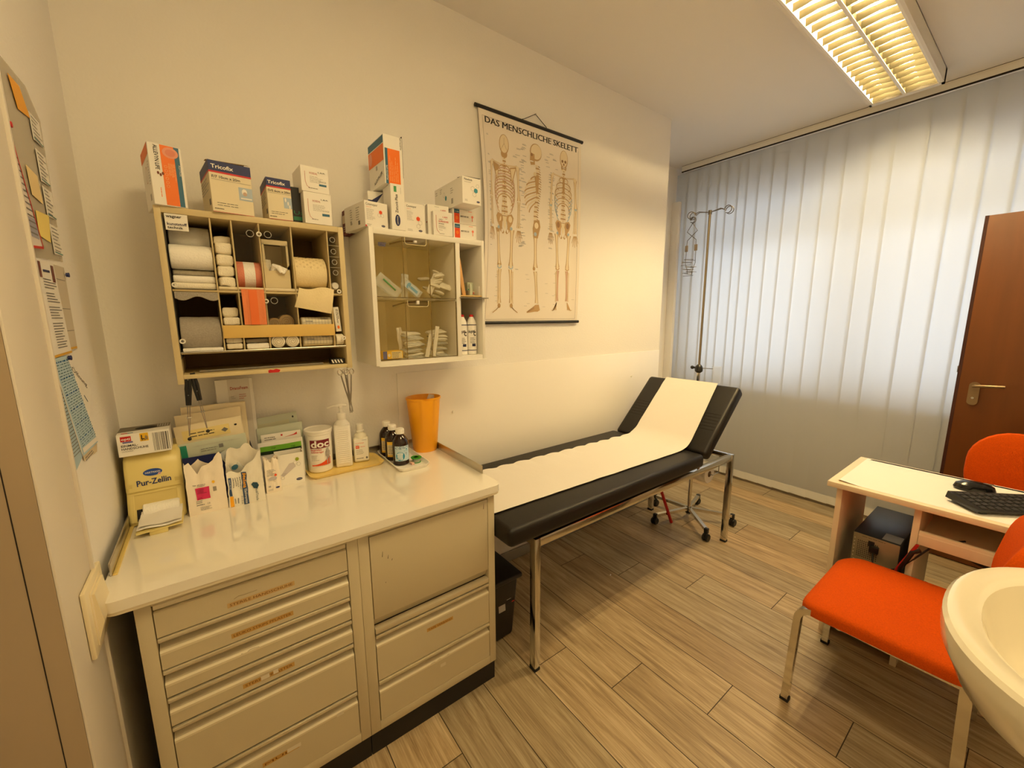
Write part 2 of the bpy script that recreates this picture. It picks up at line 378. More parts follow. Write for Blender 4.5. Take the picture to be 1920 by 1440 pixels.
# ================================================================== CEILING LAMP
LX0, LX1, LY0, LY1, LZ = 2.10, 3.637, -1.222, -.905, 2.668
def ceiling_lamp(LX0, LX1, glow, label):
    t = thing('ceiling_light', label, 'ceiling lamp', ((LX0+LX1)/2, (LY0+LY1)/2, ZC))
    cx, cy = (LX0+LX1)/2, (LY0+LY1)/2; x0, x1, y0, y1, z = LX0-cx, LX1-cx, LY0-cy, LY1-cy, LZ-ZC
    HS = mat('lamp_housing', (228, 222, 210), .5); LV = mat('louvre_metal', (48, 44, 31), .6, spec=.1); HI = mat('lamp_reflector', (160, 155, 140), .4)
    m = MB()
    m.box((x0, y0, z), (x1, y0+.012, 0), HS); m.box((x0, y1-.012, z), (x1, y1, 0), HS)
    m.box((x0, y0, z), (x0+.012, y1, 0), HS); m.box((x1-.035, y0, z), (x1, y1, 0), HS); m.box((x0, y0, -.004), (x1, y1, 0), HS); m.build('housing', t)
    m = MB(); m.box((x0+.012, -.006, z+.004), (x1-.035, .006, z+.032), LV); m.box((x0+.012, -.007, z+.001), (x1-.035, .007, z+.004), LACQ)
    for s in (-1, 1): m.box((x0+.012, s*(y1-.012)-(.010 if s > 0 else 0), z+.001), (x1-.035, s*(y1-.012)+(.010 if s < 0 else 0), z+.004), LACQ)
    m.build('centre_bar', t)
    n = 21
    for s in (-1, 1):
        ya_, yb_ = (.006, y1-.022) if s > 0 else (y0+.022, -.006)
        for i in range(n):
            m = MB()
            x = x0+.04+i*(x1-x0-.09)/(n-1)
            # wedge-shaped blade, dipping in the middle of its trough
            ym = (ya_+yb_)/2
            for a, b in ((ya_, ym), (ym, yb_)):
                za = z+.002 if a != ym else z+.008; zb = z+.002 if b != ym else z+.008
                m.add([(x-.001, a, za), (x+.001, a, za), (x+.006, a, z+.033), (x-.006, a, z+.033), (x-.001, b, zb), (x+.001, b, zb), (x+.006, b, z+.033), (x-.006, b, z+.033)],
                      [(0, 1, 5, 4), (1, 2, 6, 5), (3, 0, 4, 7), (2, 3, 7, 6)], LV)
            m.build('louvre_blade', t)
        m = MB(); m.cyl((x0+.02, (ya_+yb_)/2, z+.052), .013, x1-x0-.07, mat('tube_glow_%d' % glow, (255, 240, 210), .5, emit=LAMP_COL+(glow,)), ax=0, seg=12); m.build('fluorescent_tube', t)
ceiling_lamp(LX0, LX1, LAMP_STR, 'long ceiling lamp with two rows of louvre blades, close to the blinds')
m = MB(); m.box((-.27, -.27, -.075), (.27, .27, 0), mat('fill_light_body', (228, 222, 210), .5), .01); ol = thing('fill_light', 'added square fill lamp out of view near the door and the drawer cabinets', 'ceiling lamp', (.80, -1.58, ZC)); m.build('body', ol)  # fill lamp added out of view to brighten the left side of the room
m = MB(); m.box((-.25, -.25, -.080), (.25, .25, -.0751), mat('fill_light_glow', (255, 240, 215), .5, emit=LAMP_COL+(FILL_STR,))); m.build('diffuser', ol)

# ================================================================== WORKTOP AND CABINETS
def rrect(x0, x1, y0, y1, r, n=6, which=(1, 1, 1, 1)):
    """rounded rectangle outline; corners: x0y0, x1y0, x1y1, x0y1"""
    o = []
    for (cx, cy, a, k) in ((x0, y0, PI, 0), (x1, y0, 1.5*PI, 1), (x1, y1, 0, 2), (x0, y1, .5*PI, 3)):
        if not which[k]: o.append((cx, cy)); continue
        px = cx+r*(1 if cx == x0 else -1); py = cy+r*(1 if cy == y0 else -1)
        o += [(px+r*math.cos(a+PI/2*i/n), py+r*math.sin(a+PI/2*i/n)) for i in range(n+1)]
    return o
wt = thing('worktop', 'glossy white worktop with rounded front corners over the two drawer cabinets', 'worktop', (.533, -.31, .789))
wt.location = (0, 0, 0)
m = MB(); o = rrect(.010, 1.057, -.628, -.002, .03, 6, (1, 1, 0, 0)); m.prism(o, 2, .7945, .820, WTOP); m.prism(rrect(.0115, 1.0555, -.6265, -.003, .03, 6, (1, 1, 0, 0)), 2, .786, .7945, WEDGE)
m.build('board', wt)
m = MB(); m.box((1.050, -.505, .8202), (1.0535, -.004, .852), BRUSH, .0008); m.build('edge_strip', wt)
m = MB(); m.box((.016, -.505, .8202), (.020, -.004, .852), BRUSH, .0008); m.build('edge_strip', wt)
m = MB(); m.box((.0201, -.505, .8202), (.029, -.030, .8235), YTRAY, .001); m.build('sealing_strip', wt)
m = MB(); m.box((.024, -.0075, .8202), (1.048, -.003, .852), BRUSH, .0008); m.build('edge_strip', wt)
YF0 = -.607
def cabinet(x0, x1, ox0, ox1, label, fronts):
    c = thing('drawer_cabinet', label, 'cabinet', ((x0+x1)/2, -.31, 0)); X, Y = -(x0+x1)/2, .31
    def B(a, b): return (a[0]+X, a[1]+Y, a[2]), (b[0]+X, b[1]+Y, b[2])
    m = MB(); z0, z1 = .087, .786
    m.box(*B((x0, YF0, z0), (ox0, -.03, z1)), CABI, .0015); m.box(*B((ox1, YF0, z0), (x1, -.03, z1)), CABI, .0015)
    m.box(*B((ox0, YF0, .770), (ox1, -.03, z1)), CABI, .001); m.box(*B((ox0, YF0, z0), (ox1, -.03, .118)), CABI, .001)
    m.box(*B((ox0, YF0+.001, .1175), (ox1, YF0+.004, .1195)), CABI2)
    m.box(*B((ox0, -.06, .118), (ox1, -.03, .77)), SEAM); m.box(*B((ox0-.001, YF0+.03, .118), (ox1+.001, YF0+.033, .77)), SEAM)
    m.build('body', c)
    m = MB(); m.box(*B((x0+.002, YF0+.012, .0), (x1, -.06, z0)), BLACKP); m.build('plinth', c)
    for f in fronts:
        k, zb, zt = f[:3]; a, b_ = ox0+.0022, ox1-.0022; m = MB()
        if k == 'flap':
            m.box(*B((a, YF0-.0005, zb), (b_, YF0+.018, zt)), CABI, .0015)
            m.prism([(YF0+.006+Y, zb), (YF0+.022+Y, zb-.033), (YF0+.03+Y, zb-.033), (YF0+.03+Y, zb)], 0, a+X, b_+X, CABI)
            F = plan((a+X, YF0-.0005+Y, 0), (1, 0, 0), (0, 0, 1)); DK = mat('scuff_mark', (96, 88, 70), .8)
            for (u, v, l) in ((.035, .690, .018), (.052, .678, .012), (.064, .668, .006), (.04, .60, .003), (.405, .735, .02)): m.fstroke(F, [(u, v), (u+.002, v+l)], .0022, DK, w2=.001)
            d = m.build('flap_door', c)
        else:
            lip = .024 if k != 'top' else 0
            if k == 'top': pr = [(YF0, zb), (YF0, zt-.002), (YF0+.003, zt), (YF0+.02, zt), (YF0+.02, zb)]
            else: pr = [(YF0, zb), (YF0, zt-lip-.004), (YF0+.029, zt-.006), (YF0+.034, zt-.006), (YF0+.034, zb)]
            m.prism([(p[0]+Y, p[1]) for p in pr], 0, a+X, b_+X, CABI)
            if lip: m.prism([(YF0-.0006+Y, zt-lip-.009), (YF0-.0006+Y, zt-lip-.003), (YF0+.0035+Y, zt-lip+.001), (YF0+.0035+Y, zt-lip-.004)], 0, a+X, b_+X, CABI2)
            F = plan((a+X, YF0+Y, 0), (1, 0, 0), (0, 0, 1))
            for q in f[3:]:
                if q[0] == 'tape':
                    _, u, v, w, txt = q[:5]; OT = mat('orange_tape', (206, 172, 116), .6)
                    m.frect(F, u, v, u+w, v+.013, OT if k == 'top' else mat('orange_tape_dark', (200, 158, 88), .6), .0006)
                    m.ftext(F, u+.005, v+.003, w-.01, .007, txt, mat('faded_brown_ink', (120, 74, 22), .7), off=.001)
                elif q[0] == 'white':
                    m.frect(F, q[1], q[2], q[1]+q[3], q[2]+.012, mat('tape_remains', (222, 212, 190), .6), .0012)
                elif q[0] == 'pen': m.fstroke(F, [(q[1]+.01*i, q[2]+R.uniform(-.003, .003)) for i in range(int(q[3]/.01))], .0011, mat('pencil_note', (150, 136, 110), .8))
            d = m.build('drawer', c)
        if f[0] != 'top':
            hz = {'flap': zb-.036}.get(k, zt+.001); m = MB()
            h = .0105
            m.box(*B((a, YF0-.0035, hz if k != 'flap' else zb-.052), (b_, YF0+.02, hz+h if k != 'flap' else zb-.034)), mat('satin_strip', (226, 216, 190), .25, .55) if k != 'plain' else CABI, .002)
            m.build('handle', d)
        else:
            m = MB(); m.box(*B((a, YF0+.004, zt+.004), (b_, YF0+.02, .768)), CABI2, .001); m.build('handle', d)
    return c
cabinet(.061, .548, .090, .517, 'cream metal cabinet of six drawers under the left half of the worktop', [
    ('top', .6875, .752, ('tape', .135, .700, .15, 'STERILE HANDSCHUHE'), ('pen', .15, .722, .06)),
    ('d', .602, .6735, ('tape', .135, .614, .14, 'LEUKO STRIPS PFLASTER')),
    ('d', .527, .588, ('pen', .15, .562, .05)),
    ('d', .447, .511, ('tape', .145, .460, .12, 'STERILE PFLASTER'), ('white', .185, .461, .02), ('white', .214, .463, .012)),
    ('d', .279, .431), ('d', .121, .262, ('tape', .165, .196, .09, 'MULL'), ('white', .225, .199, .035), ('white', .36, .225, .02))])
cabinet(.5485, 1.035, .580, 1.007, 'cream metal cabinet with large flap door above two drawers, under right half of worktop', [
    ('flap', .490, .7665), ('d', .270, .421, ('tape', .17, .357, .10, 'TAPE VERBAND')), ('plain', .1215, .254, ('white', .215, .193, .02), ('pen', .18, .228, .08))])

# ================================================================== COUCH
co = thing('examination_couch', 'black padded examination couch on chrome legs with raised head end', 'couch', (1.9, -.39, 0))
def CB(m, a, b, *k, **q): m.box((a[0]-1.9, a[1]+.39, a[2]), (b[0]-1.9, b[1]+.39, b[2]), *k, **q)
cx0, cx1, cy0, cy1 = 1.174, 2.769, -.679, -.110
for x, y in ((cx0, cy0), (cx1-.026, cy0), (cx0, cy1-.034), (cx1-.026, cy1-.034)):
    m = MB(); CB(m, (x, y, .012), (x+.026, y+.034, .580), CHROME, .002); l = m.build('leg', co)
    m = MB(); CB(m, (x-.001, y-.001, 0), (x+.027, y+.035, .014), RUBBER, .002); m.build('rubber_foot', l)
m = MB()
for y in (cy0, cy1-.034): CB(m, (cx0+.026, y+.002, .544), (cx1-.026, y+.032, .5795), CHROME, .002)
for x in (cx0, cx1-.026): CB(m, (x+.002, cy0+.034, .546), (x+.024, cy1-.034, .578), CHROME, .002)
CB(m, (1.75, cy0+.034, .56), (1.78, cy1-.034, .578), CHROME)
m.build('frame', co)
def soft(m, a, b, mt, bev=.018, M=None):
    m.M = M; CB(m, a, b, mt, bev, 4, cuts=0); m.M = None
m = MB(); soft(m, (1.038, -.702, .598), (2.362, -.072, .672), LEATH, .022)
# seams along the upper edges
for y in (-.699, -.075): m.tube([(1.06-1.9, y+.39, .656), (2.34-1.9, y+.39, .656)], .0016, LEATH, 6)
m.build('mattress', co)
ang = math.radians(43.6); PV = Vector((2.362-1.9, 0, .664)); RM = Matrix.Translation(PV) @ Matrix.Rotation(-ang, 4, 'Y')
m = MB(); m.M = RM
m.box((.004, -.312, -.066), (.496, .302, .004), LEATH, .022, 4)
for i in range(6): m.tube([(.165+i*.022, -.29, .0044), (.165+i*.022, .28, .0044)], .0016, LEATH, 6)
m.tube([(.03, -.309, -.012), (.475, -.309, -.012)], .0016, LEATH, 6)
m.M = None; m.build('backrest', co)
for y in (-.25, .2): m = MB(); m.tube([(2.40-1.9, y, .57), (2.62-1.9, y, .77)], .008, CHROME); m.build('backrest_support', co)
# paper strip following mattress and backrest
pl_ = thing('paper_cover', 'white paper strip running along the black couch and up its raised head end', 'paper strip', (1.9, -.37, .672))
def strip_fn(u, v):
    LN = 1.325+.485; s_ = u*LN; t0 = Vector((1.032, 0, .6745)); off = .0015
    k = 1.325
    r = .085                        # smooth bend in the crook
    if s_ < k-r: p = Vector((1.034+s_, 0, .6745)); n = Vector((0, 0, 1))
    elif s_ < k+r:
        t = (s_-(k-r))/(2*r); a = Vector((1.034+k-r, 0, .6745)); b_ = Vector((2.362, 0, .6745)); c_ = Vector((2.362+r*math.cos(ang), 0, .6745+r*math.sin(ang)))
        p = a*(1-t)**2+b_*2*t*(1-t)+c_*t*t; n = Vector((-math.sin(ang*t), 0, math.cos(ang*t)))
    else: q = s_-k; p = Vector((2.362+q*math.cos(ang), 0, .6745+q*math.sin(ang))); n = Vector((-math.sin(ang), 0, math.cos(ang)))
    cr_ = 1.0 if s_ < k else .5
    y1 = -.172-.05*min(1, s_/1.3)+.006*math.sin(s_*62)*cr_*(.5+.5*math.sin(s_*7)); y0 = -.565-.035*min(1, s_/1.3)-(.0 if s_ < k else -.03*(s_-k)/.48)
    y = y0+(y1-y0)*v; lift = off+.0022*(noise.noise(Vector((s_*9, v*3, 1)))+1)+(.006*max(0, v-.8)/.2*abs(math.sin(s_*31)) if s_ < k else 0)
    p = p+n*lift
    return (p.x-1.9, y+.37, p.z-.672)
m = MB(); m.surf(strip_fn, 260, 24, PAPER); m.build('sheet', pl_)
rl = thing('paper_roll', 'roll of couch paper hanging on a wire holder under the head end', 'paper roll', (2.675, -.345, .443))
m = MB(); m.lathe([(.020, -.235), (.058, -.235), (.060, -.232), (.060, .232), (.058, .235), (.020, .235), (.020, -.235)], PAPER, seg=36, ax=1); m.build('roll', rl)
m = MB(); m.cyl((0, -.236, 0), .019, .472, mat('cardboard_core', (96, 72, 52), .8), ax=1); m.build('core', rl)
m = MB()
for y in (-.255, .185): m.tube([(0, 0, 0), (0, y, 0), (.070, y, 0), (.070, y, .103)] if y > 0 else [(0, 0, 0), (0, y, 0), (.072, y, 0), (.072, y, .103)], .003, STEELD)
m.build('wire_holder', rl)

# ================================================================== INFUSION STAND
iv = thing('infusion_stand', 'chrome infusion stand on five castors between couch and blinds', 'infusion stand', (2.845, -.372, 0))
m = MB(); m.cyl((0, 0, .055), .012, 1.03, CHROME); m.build('lower_pole', iv)
m = MB(); m.cyl((0, 0, 1.05), .0075, 1.01, mat('dull_chrome', (150, 140, 122), .3, 1)); m.build('upper_pole', iv)
m = MB(); m.lathe([(.012, 1.045), (.024, 1.055), (.026, 1.075), (.018, 1.092), (.010, 1.10)], BLACK, seg=20); m.tube([(0, 0, 1.075), (0, .042, 1.077)], .007, BLACK); m.ball((0, .046, 1.077), .012, BLACK); m.build('clamp_knob', iv)
m = MB(); m.cyl((0, 0, .05), .022, .04, BLACK); m.build('hub', iv)
tips = [(2.572, -.276), (2.698, -.608), (3.044, -.590), (3.129, -.265), (2.842, -.079)]
for i in range(5):
    a = math.radians(160+72*i); ex, ey = .275*math.cos(a), .275*math.sin(a)
    m = MB(); m.tube([(.015*math.cos(a), .015*math.sin(a), .082), (ex, ey, .070)], 0, CHROME, rect=(.022, .020)); l = m.build('foot_arm', iv)
    m = MB(); m.box((ex-.012, ey-.012, .05), (ex+.012, ey+.012, .083), BLACK, .003)
    wx, wy = ex+.012*math.sin(a*3), ey+.012*math.cos(a*2)
    for s in (-1, 1): m.lathe([(.001, -.008), (.020, -.008), (.024, -.004), (.024, .004), (.020, .008), (.001, .008)], BLACK, (wx, wy+s*.011, .024), 20, ax=1)
    m.box((wx-.018, wy-.005, .018), (wx+.018, wy+.005, .05), BLACK, .003); m.build('castor', l)
DWIRE = mat('dark_wire', (92, 86, 80), .4, .7)
m = MB(); zt = 2.055
for (dx, dy) in ((0, -1), (.25, -.85), (0, 1), (-.25, .85)):
    l = .13; d_ = Vector((dx, dy, 0)).normalized(); u_ = Vector((0, 0, 1)); P0 = Vector((0, 0, zt))
    pts = [P0, P0+d_*l*.5+u_*.012, P0+d_*l*.62+u_*.006]+[P0+d_*(l*.85+.022*math.cos(t))+u_*(-.002+.022*math.sin(t)) for t in [PI*1.0-i*PI*1.7/10 for i in range(11)]]
    m.tube(pts, .0026, DWIRE, 6)
m.cyl((0, 0, zt-.012), .011, .024, DWIRE, seg=16); m.build('hook_crown', iv)
m = MB()
for s in (-1, 1):
    m.tube([(.0, s*.0, 0)]+[(.006*s, .018*math.cos(t)*1, -.02+.018*math.sin(t)) for t in [i*PI/5 for i in range(10)]]+[(0, .0, -.04), (.0, s*.035, -.09), (.0, -s*.03+.0, -.145), (0, -s*.032, -.20)], .0022, DWIRE, 6)
    m.box((-.003, -s*.032-.010, -.215), (.003, -s*.032+.010, -.175), mat('grey_tag', (120, 108, 98), .5), .002)
    m.tube([(0, -s*.032, -.20), (0, -s*.034, -.29), (0, -s*.018, -.335), (0, -s*.016, -.36)], .0018, DWIRE, 6)
for k, (z, r) in enumerate(((-.27, .045), (-.285, .04), (-.315, .038), (-.33, .034), (-.345, .030), (-.358, .022))):
    m.tube([(r*math.cos(t)*.9, r*math.sin(t)*1.1+(.01 if k % 2 else -.01), z+.004*math.sin(t)) for t in [i*2*PI/20 for i in range(13+k)]], .0017, DWIRE, 6)
for z, y in ((-.3, -.065), (-.35, -.05), (-.37, -.045)): m.tube([(0, -y, z), (0, -y-.07, z)], .0016, DWIRE, 6)
o = m.build('bottle_cage', loc=(2.845, -.262, 2.05)); tag(o, 'wire bottle cage hanging from a hook of the infusion stand', 'bottle cage')
GL = mat('clear_glass', (235, 240, 242), .03, alpha=.09)
m = MB(); m.lathe([(.026, 0), (.027, .10), (.031, .104), (.031, .112), (.024, .112), (.024, .004), (.001, .004)], GL, seg=24)
g = thing('drip_cup', 'clear plastic cup clamped to the infusion stand above the couch head', 'cup', (2.845, -.492, .985)); m.build('cup', g)
m = MB(); m.tube([(0, .026, .095), (0, .10, .092)], .0025, STEELD); m.build('arm', g)
m = MB(); m.tube([(2.694, -.335, .008), (2.563, -.286, .36)], .0105, mat('red_lacquer', (190, 22, 18), .35)); o = m.build('red_rod')
tag(o, 'thin red rod leaning under the couch next to the castors of the stand', 'rod')
m = MB(); MT = mat('black_crate_plastic', (26, 22, 20), .5)
bn = thing('storage_crate', 'black plastic crate on the floor between cabinet and couch leg', 'crate', (1.155, -.29, 0))
def taper(co): return (co[0]*(.86+.14*co[2]/.30), co[1]*(.86+.14*co[2]/.30), co[2])
m.box((-.085, -.20, 0), (.085, .20, .30), MT, .02, 3, deform=taper); F = plan((-.085, -.195, .17), (1, 0, 0), (0, .0, 1)); m.build('tub', bn)
m = MB(); m.box((-.097, -.212, .296), (.097, .212, .318), MT, .008, 3); m.build('lid', bn)
m = MB(); F = plan((.0, -.1925, .16), (1, 0, 0), (0, .10, 1)); m.frect(F, .02, .02, .066, .06, BLACKT, .002); m.frect(F, .05, .023, .064, .027, REDP, .003); m.frect(F, -.02, .0, .015, .03, LGREYT, .002)
m.fine(F, .024, .05, .03, 2, .008, WHITE, off=.0028); m.build('sticker', bn)
m = MB(); m.box((0, 0, 0), (.012, .006, .003), WHITE, .001); o = m.build('paper_scrap', loc=(1.905, -.46, .001), rz=.5); tag(o, 'tiny white scrap lying on the floor under the couch', 'scrap')

# ================================================================== PACKAGING HELPERS
def carton(name, label, cat, loc, rz, w, d, h, side=None, front=None, left=None, top=None, group=None, base=WHITE, right=None, under=None, open_top=False):
    """box standing on its base; front face looks to -y; (front/left/right) draw on that face"""
    m = MB()
    if not open_top: m.box((0, 0, 0), (w, d, h), base, .0012, 1)
    else:
        t = .001; IN = mat('raw_card', (120, 98, 70), .9)
        m.box((0, 0, 0), (w, t, h), base); m.box((0, d-t, 0), (w, d, h), base); m.box((0, t, 0), (t, d-t, h), base); m.box((w-t, t, 0), (w, d-t, h), base); m.box((t, t, 0), (w-t, d-t, .002), base)
        m.box((t, t, h*.62), (w-t, d-t, h*.63), IN)
    if front: front(m, plan((0, 0, 0), (1, 0, 0), (0, 0, 1)))
    if left: left(m, plan((0, d, 0), (0, -1, 0), (0, 0, 1)))
    if right: right(m, plan((w, 0, 0), (0, 1, 0), (0, 0, 1)))
    if top: top(m, plan((0, 0, h), (1, 0, 0), (0, 1, 0)))
    o = m.build(name, smooth=False, loc=loc, rz=rz); return tag(o, label, cat, group)
def oval_mark(m, F, u, v, w, rot=0):
    """small dark blue oval maker's mark with the white name in it"""
    n = 20; c, s = math.cos(rot), math.sin(rot); a, b = w/2, w*.24
    m.fpoly(F, [(u+a*math.cos(t)*c-b*math.sin(t)*s, v+a*math.cos(t)*s+b*math.sin(t)*c) for t in [2*PI*i/n for i in range(n)]], NAVY, .0006)
    m.ftext(F, u-w*.36*c+w*.06*s, v-w*.36*s-w*.06*c, w*.72, w*.13, 'HARTMANN', WHITE, rot=rot, off=.0011)
def hexes(m, F, u, v, r, cols, dirs=((0, 0), (-.9, -1.6), (.95, -1.6))):
    for (dx, dy), c in zip(dirs, cols):
        if c is None: m.fell(F, u+dx*r, v+dy*r, r, r, LGREYT, ring=r*.12, n=6, a0=PI/6)
        else: m.fell(F, u+dx*r, v+dy*r, r, r, c, n=6, a0=PI/6)
SKIN = mat('dressing_pink', (238, 160, 130), .6)

# ================================================================== SHELF TOP, LEFT UNIT
Z1 = 1.7227
def aF(m, F):
    w, h = .073, .156
    m.frect(F, .026, .002, .055, h-.001, ORANGE); m.frect(F, .055, .002, .066, h-.001, BLUEG)
    m.ftext(F, .0125, h-.004, .062, .0085, 'ALLEVYN LIFE', BLACKT, rot=-PI/2, bold=.015)
    m.fell(F, .047, h-.018, .017, .014, SKIN, off=.0008); m.fell(F, .047, h-.018, .011, .009, mat('dressing_dark', (228, 140, 112), .6), off=.001)
    for k in range(3): m.fell(F, .016+k*.005, h-.074-(k % 2)*.004, .0025, .004, mat('brown_mark', (120, 60, 40), .6))
    for k in range(6): m.fell(F, .034, h-.055-k*.010, .0035, .0035, mat('pale_orange', (250, 190, 120), .5), ring=.0008, off=.0008, n=10)
    for k in range(5): m.fine(F, .040+k*.003, h-.045, .05, 1, .003, mat('pale_orange', (250, 190, 120), .5), h=.001, rot=-PI/2, off=.0008)
    m.ftext(F, .062, h-.045, .028, .005, 'ALLEVYN LIFE', WHITE, rot=-PI/2, off=.0008); m.fine(F, .017, .045, .03, 1, .003, ORANGE, h=.0015, rot=-PI/2)
def aL(m, F):
    m.frect(F, .002, .126, .138, .155, mat('worn_orange', (228, 120, 60), .6)); m.fell(F, .075, .085, .018, .022, mat('faint_red_ring', (206, 150, 120), .7), ring=.002)
    m.frect(F, .09, .015, .112, .032, LGREYT); m.fine(F, .11, .110, .02, 9, .007, LGREYT)
carton('dressing_box', 'tall white and orange dressing box on the left end of the bandage cabinet', 'box', (.179, -.262, Z1), math.radians(10), .072, .14, .156, front=aF, left=aL)
def tF(txt, w, h, big):
    def f(m, F):
        m.frect(F, 0, h*.80, w, h-.0005, NAVY); m.frect(F, 0, h*.765, w, h*.80, REDP)
        m.ftext(F, w*.06, h*.852, w*.52 if big else w*.72, h*.075, 'Tricofix', WHITE, bold=.02, off=.0008)
        m.ftext(F, w*.06, h*.665, w*.66 if big else w*.9, h*.052, txt, BLACKT, bold=.015)
        m.frect(F, w*.04, h*.635, w*.98, h*.64, GREYT)
        GB = mat('pale_blue_print', (176, 192, 206), .6); m.frect(F, w*.66, h*.30, w*.995, h*.56, GB)
        if big:
            m.fell(F, w*.80, h*.47, w*.065, h*.065, WHITE, off=.0008); m.fell(F, w*.81, h*.435, w*.05, h*.04, mat('line_skin', (200, 170, 150), .6), off=.0009); m.frect(F, w*.70, h*.33, w*.97, h*.355, WHITE, .0008)
        else:
            for a, b in ((.74, .50), (.84, .42), (.9, .34)): m.fell(F, w*a, h*b, w*.035, h*.05, WHITE, off=.0008)
        m.fine(F, w*.12, h*.18, w*.7, 2, h*.045, BLACKT, h=.0012); m.fine(F, w*.05, h*.06, w*.3, 1, .004, BLACKT, h=.002); m.frect(F, .001, 0, w-.001, .0012, REDP)
    return f
def tL(h, d):
    def f(m, F): m.frect(F, 0, h*.80, d, h-.0005, NAVY); m.frect(F, 0, h*.765, d, h*.80, REDP); m.fine(F, .01, h*.68, d-.02, 5, .008, LGREYT); m.frect(F, d-.035, h*.15, d-.012, h*.27, GREYT)
    return f
b = carton('bandage_box', 'large white bandage box with dark blue top band and open lid', 'box', (.306, -.260, Z1), math.radians(7), .104, .15, .140, front=tF('F/7 10cm x 20m', .104, .140, True), left=tL(.140, .15), base=CREAMC)
m = MB(); m.surf(lambda u, v: (.004+.1*u, .010+.07*v, .1405+.016*math.sin(v*1.6)+.006*u), 6, 6, mat('kraft_inside', (150, 126, 92), .8)); m.build('open_lid', b)
carton('bandage_box', 'smaller white bandage box with dark blue top band and closed lid', 'box', (.447, -.252, Z1), math.radians(1), .067, .13, .122, front=tF('D/5 6cm x 20m', .067, .122, False), left=tL(.122, .13), base=CREAMC)
def dk(m, F): m.ftext(F, .004, .03, .03, .012, 'Uz', mat('dark_green_mark', (30, 120, 80), .5)); m.frect(F, .002, .012, .05, .024, mat('dark_green_mark', (30, 120, 80), .5))
carton('dark_carton', 'dark narrow carton squeezed behind the smaller blue topped box and the white boxes', 'box', (.520, -.215, Z1), 0, .05, .15, .115, front=dk, base=mat('dark_card', (34, 34, 34), .6))
def sF(h):
    def f(m, F):
        w = .085; RB = mat('red_brown_print', (180, 60, 44), .6)
        m.fstroke(F, [(.012, h*.78)]+[(.012+.0*k, h*.78-k*h*.1) for k in range(5)]+[(.016, h*.22), (.026, h*.14)], .001, RB)
        m.ftext(F, .026, h*.70, .024, .006, 'ROSIDAL', RB); m.fine(F, .026, h*.60, .04, 5, .0042, LGREYT, h=.0013); m.ftext(F, .052, h*.78, .022, .004, 'L&R', BLACKT)
        m.ftext(F, .053, h*.42, .022, .005, 'CE 0123', GREYT); m.frect(F, .053, h*.28, .076, h*.36, BLUEG); m.fine(F, .02, h*.14, .03, 1, .004, BLACKT, h=.0015)
    return f
carton('white_box', 'lower plain white box of the stacked pair on the right of the bandage cabinet', 'box', (.549, -.254, Z1), math.radians(2), .084, .12, .098, front=sF(.098), group='pair of plain white boxes')
carton('white_box', 'upper plain white box of the stacked pair on the right of the bandage cabinet', 'box', (.546, -.255, Z1+.0985), math.radians(3), .084, .11, .078, front=sF(.078), group='pair of plain white boxes')

# ================================================================== BANDAGE CABINET (left wall unit)
bc = thing('bandage_cabinet', 'beige wall cabinet of open compartments holding rolls of gauze and bandage', 'wall cabinet', (0, 0, 0))
BC = mat('beige_cabinet_plastic', (214, 196, 150), .5); BCI = mat('beige_divider', (206, 186, 138), .5); BCD = mat('brown_back_panel', (120, 92, 56), .8)
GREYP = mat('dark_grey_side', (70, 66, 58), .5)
X0, X1, ZB, ZTp, YD = .173, .665, 1.2264, 1.7225, -.25
m = MB()
m.box((X0, YD, ZB), (X0+.015, -.001, ZTp), BC, .001); m.box((X1-.017, YD, 1.2385), (X1, -.001, ZTp), BC, .001); m.box((X0+.015, YD, 1.705), (X1-.017, -.001, ZTp), BC, .001)
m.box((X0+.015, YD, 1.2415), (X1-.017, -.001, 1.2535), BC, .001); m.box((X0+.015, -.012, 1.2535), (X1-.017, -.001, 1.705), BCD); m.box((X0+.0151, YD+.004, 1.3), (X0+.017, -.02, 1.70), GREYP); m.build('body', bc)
for z in (1.494, 1.3135): m = MB(); m.box((X0+.017, YD+.002, z), (X1-.017, -.012, z+.006), BCI, .0008); m.build('shelf', bc)
for x in (.295, .346, .416, .504, .6125):
    for z0, z1 in ((1.3196, 1.494), (1.5, 1.705)): m = MB(); m.box((x-.0018, YD+.004, z0), (x+.0018, -.012, z1), BCI); m.build('divider', bc)
m = MB(); m.box((.2955, YD-.004, 1.357), (.6135, YD-.0005, 1.396), mat('yellow_band', (224, 188, 104), .5), .0006); m.build('front_band', bc)
ACR = mat('clear_acrylic', (120, 116, 104), .08, alpha=.05, spec=.2)
def rings(m, pts, y, r=.008, RM_=None):
    for x, z in pts:
        m.tube([(x+r*math.cos(t), y, z+r*math.sin(t)) for t in [2*PI*i/18 for i in range(18)]], .0011, RM_ or LGREYT, 5, closed=True)
m = MB(); m.box((.6145, YD+.002, 1.50), (.648, YD+.004, 1.70), ACR); rings(m, [(.628, 1.678), (.629, 1.640), (.630, 1.605), (.631, 1.570)], YD+.001)
for z in (1.659, 1.622, 1.587): m.box((.6145, YD+.0012, z), (.648, YD+.0018, z+.001), LGREYT)
m.build('acrylic_front', bc)
for z0, z1, ps in ((1.62, 1.70, [(.3915, 1.672), (.4385, 1.674)]), (1.42, 1.49, [(.3915, 1.470), (.4385, 1.472)])):
    m = MB(); m.box((.348, YD+.002, z0-.03), (.50, YD+.004, z1), ACR); rings(m, ps, YD+.001, .0095); m.build('acrylic_front', bc)
GR = mat('white_grommet', (238, 234, 222), .4)
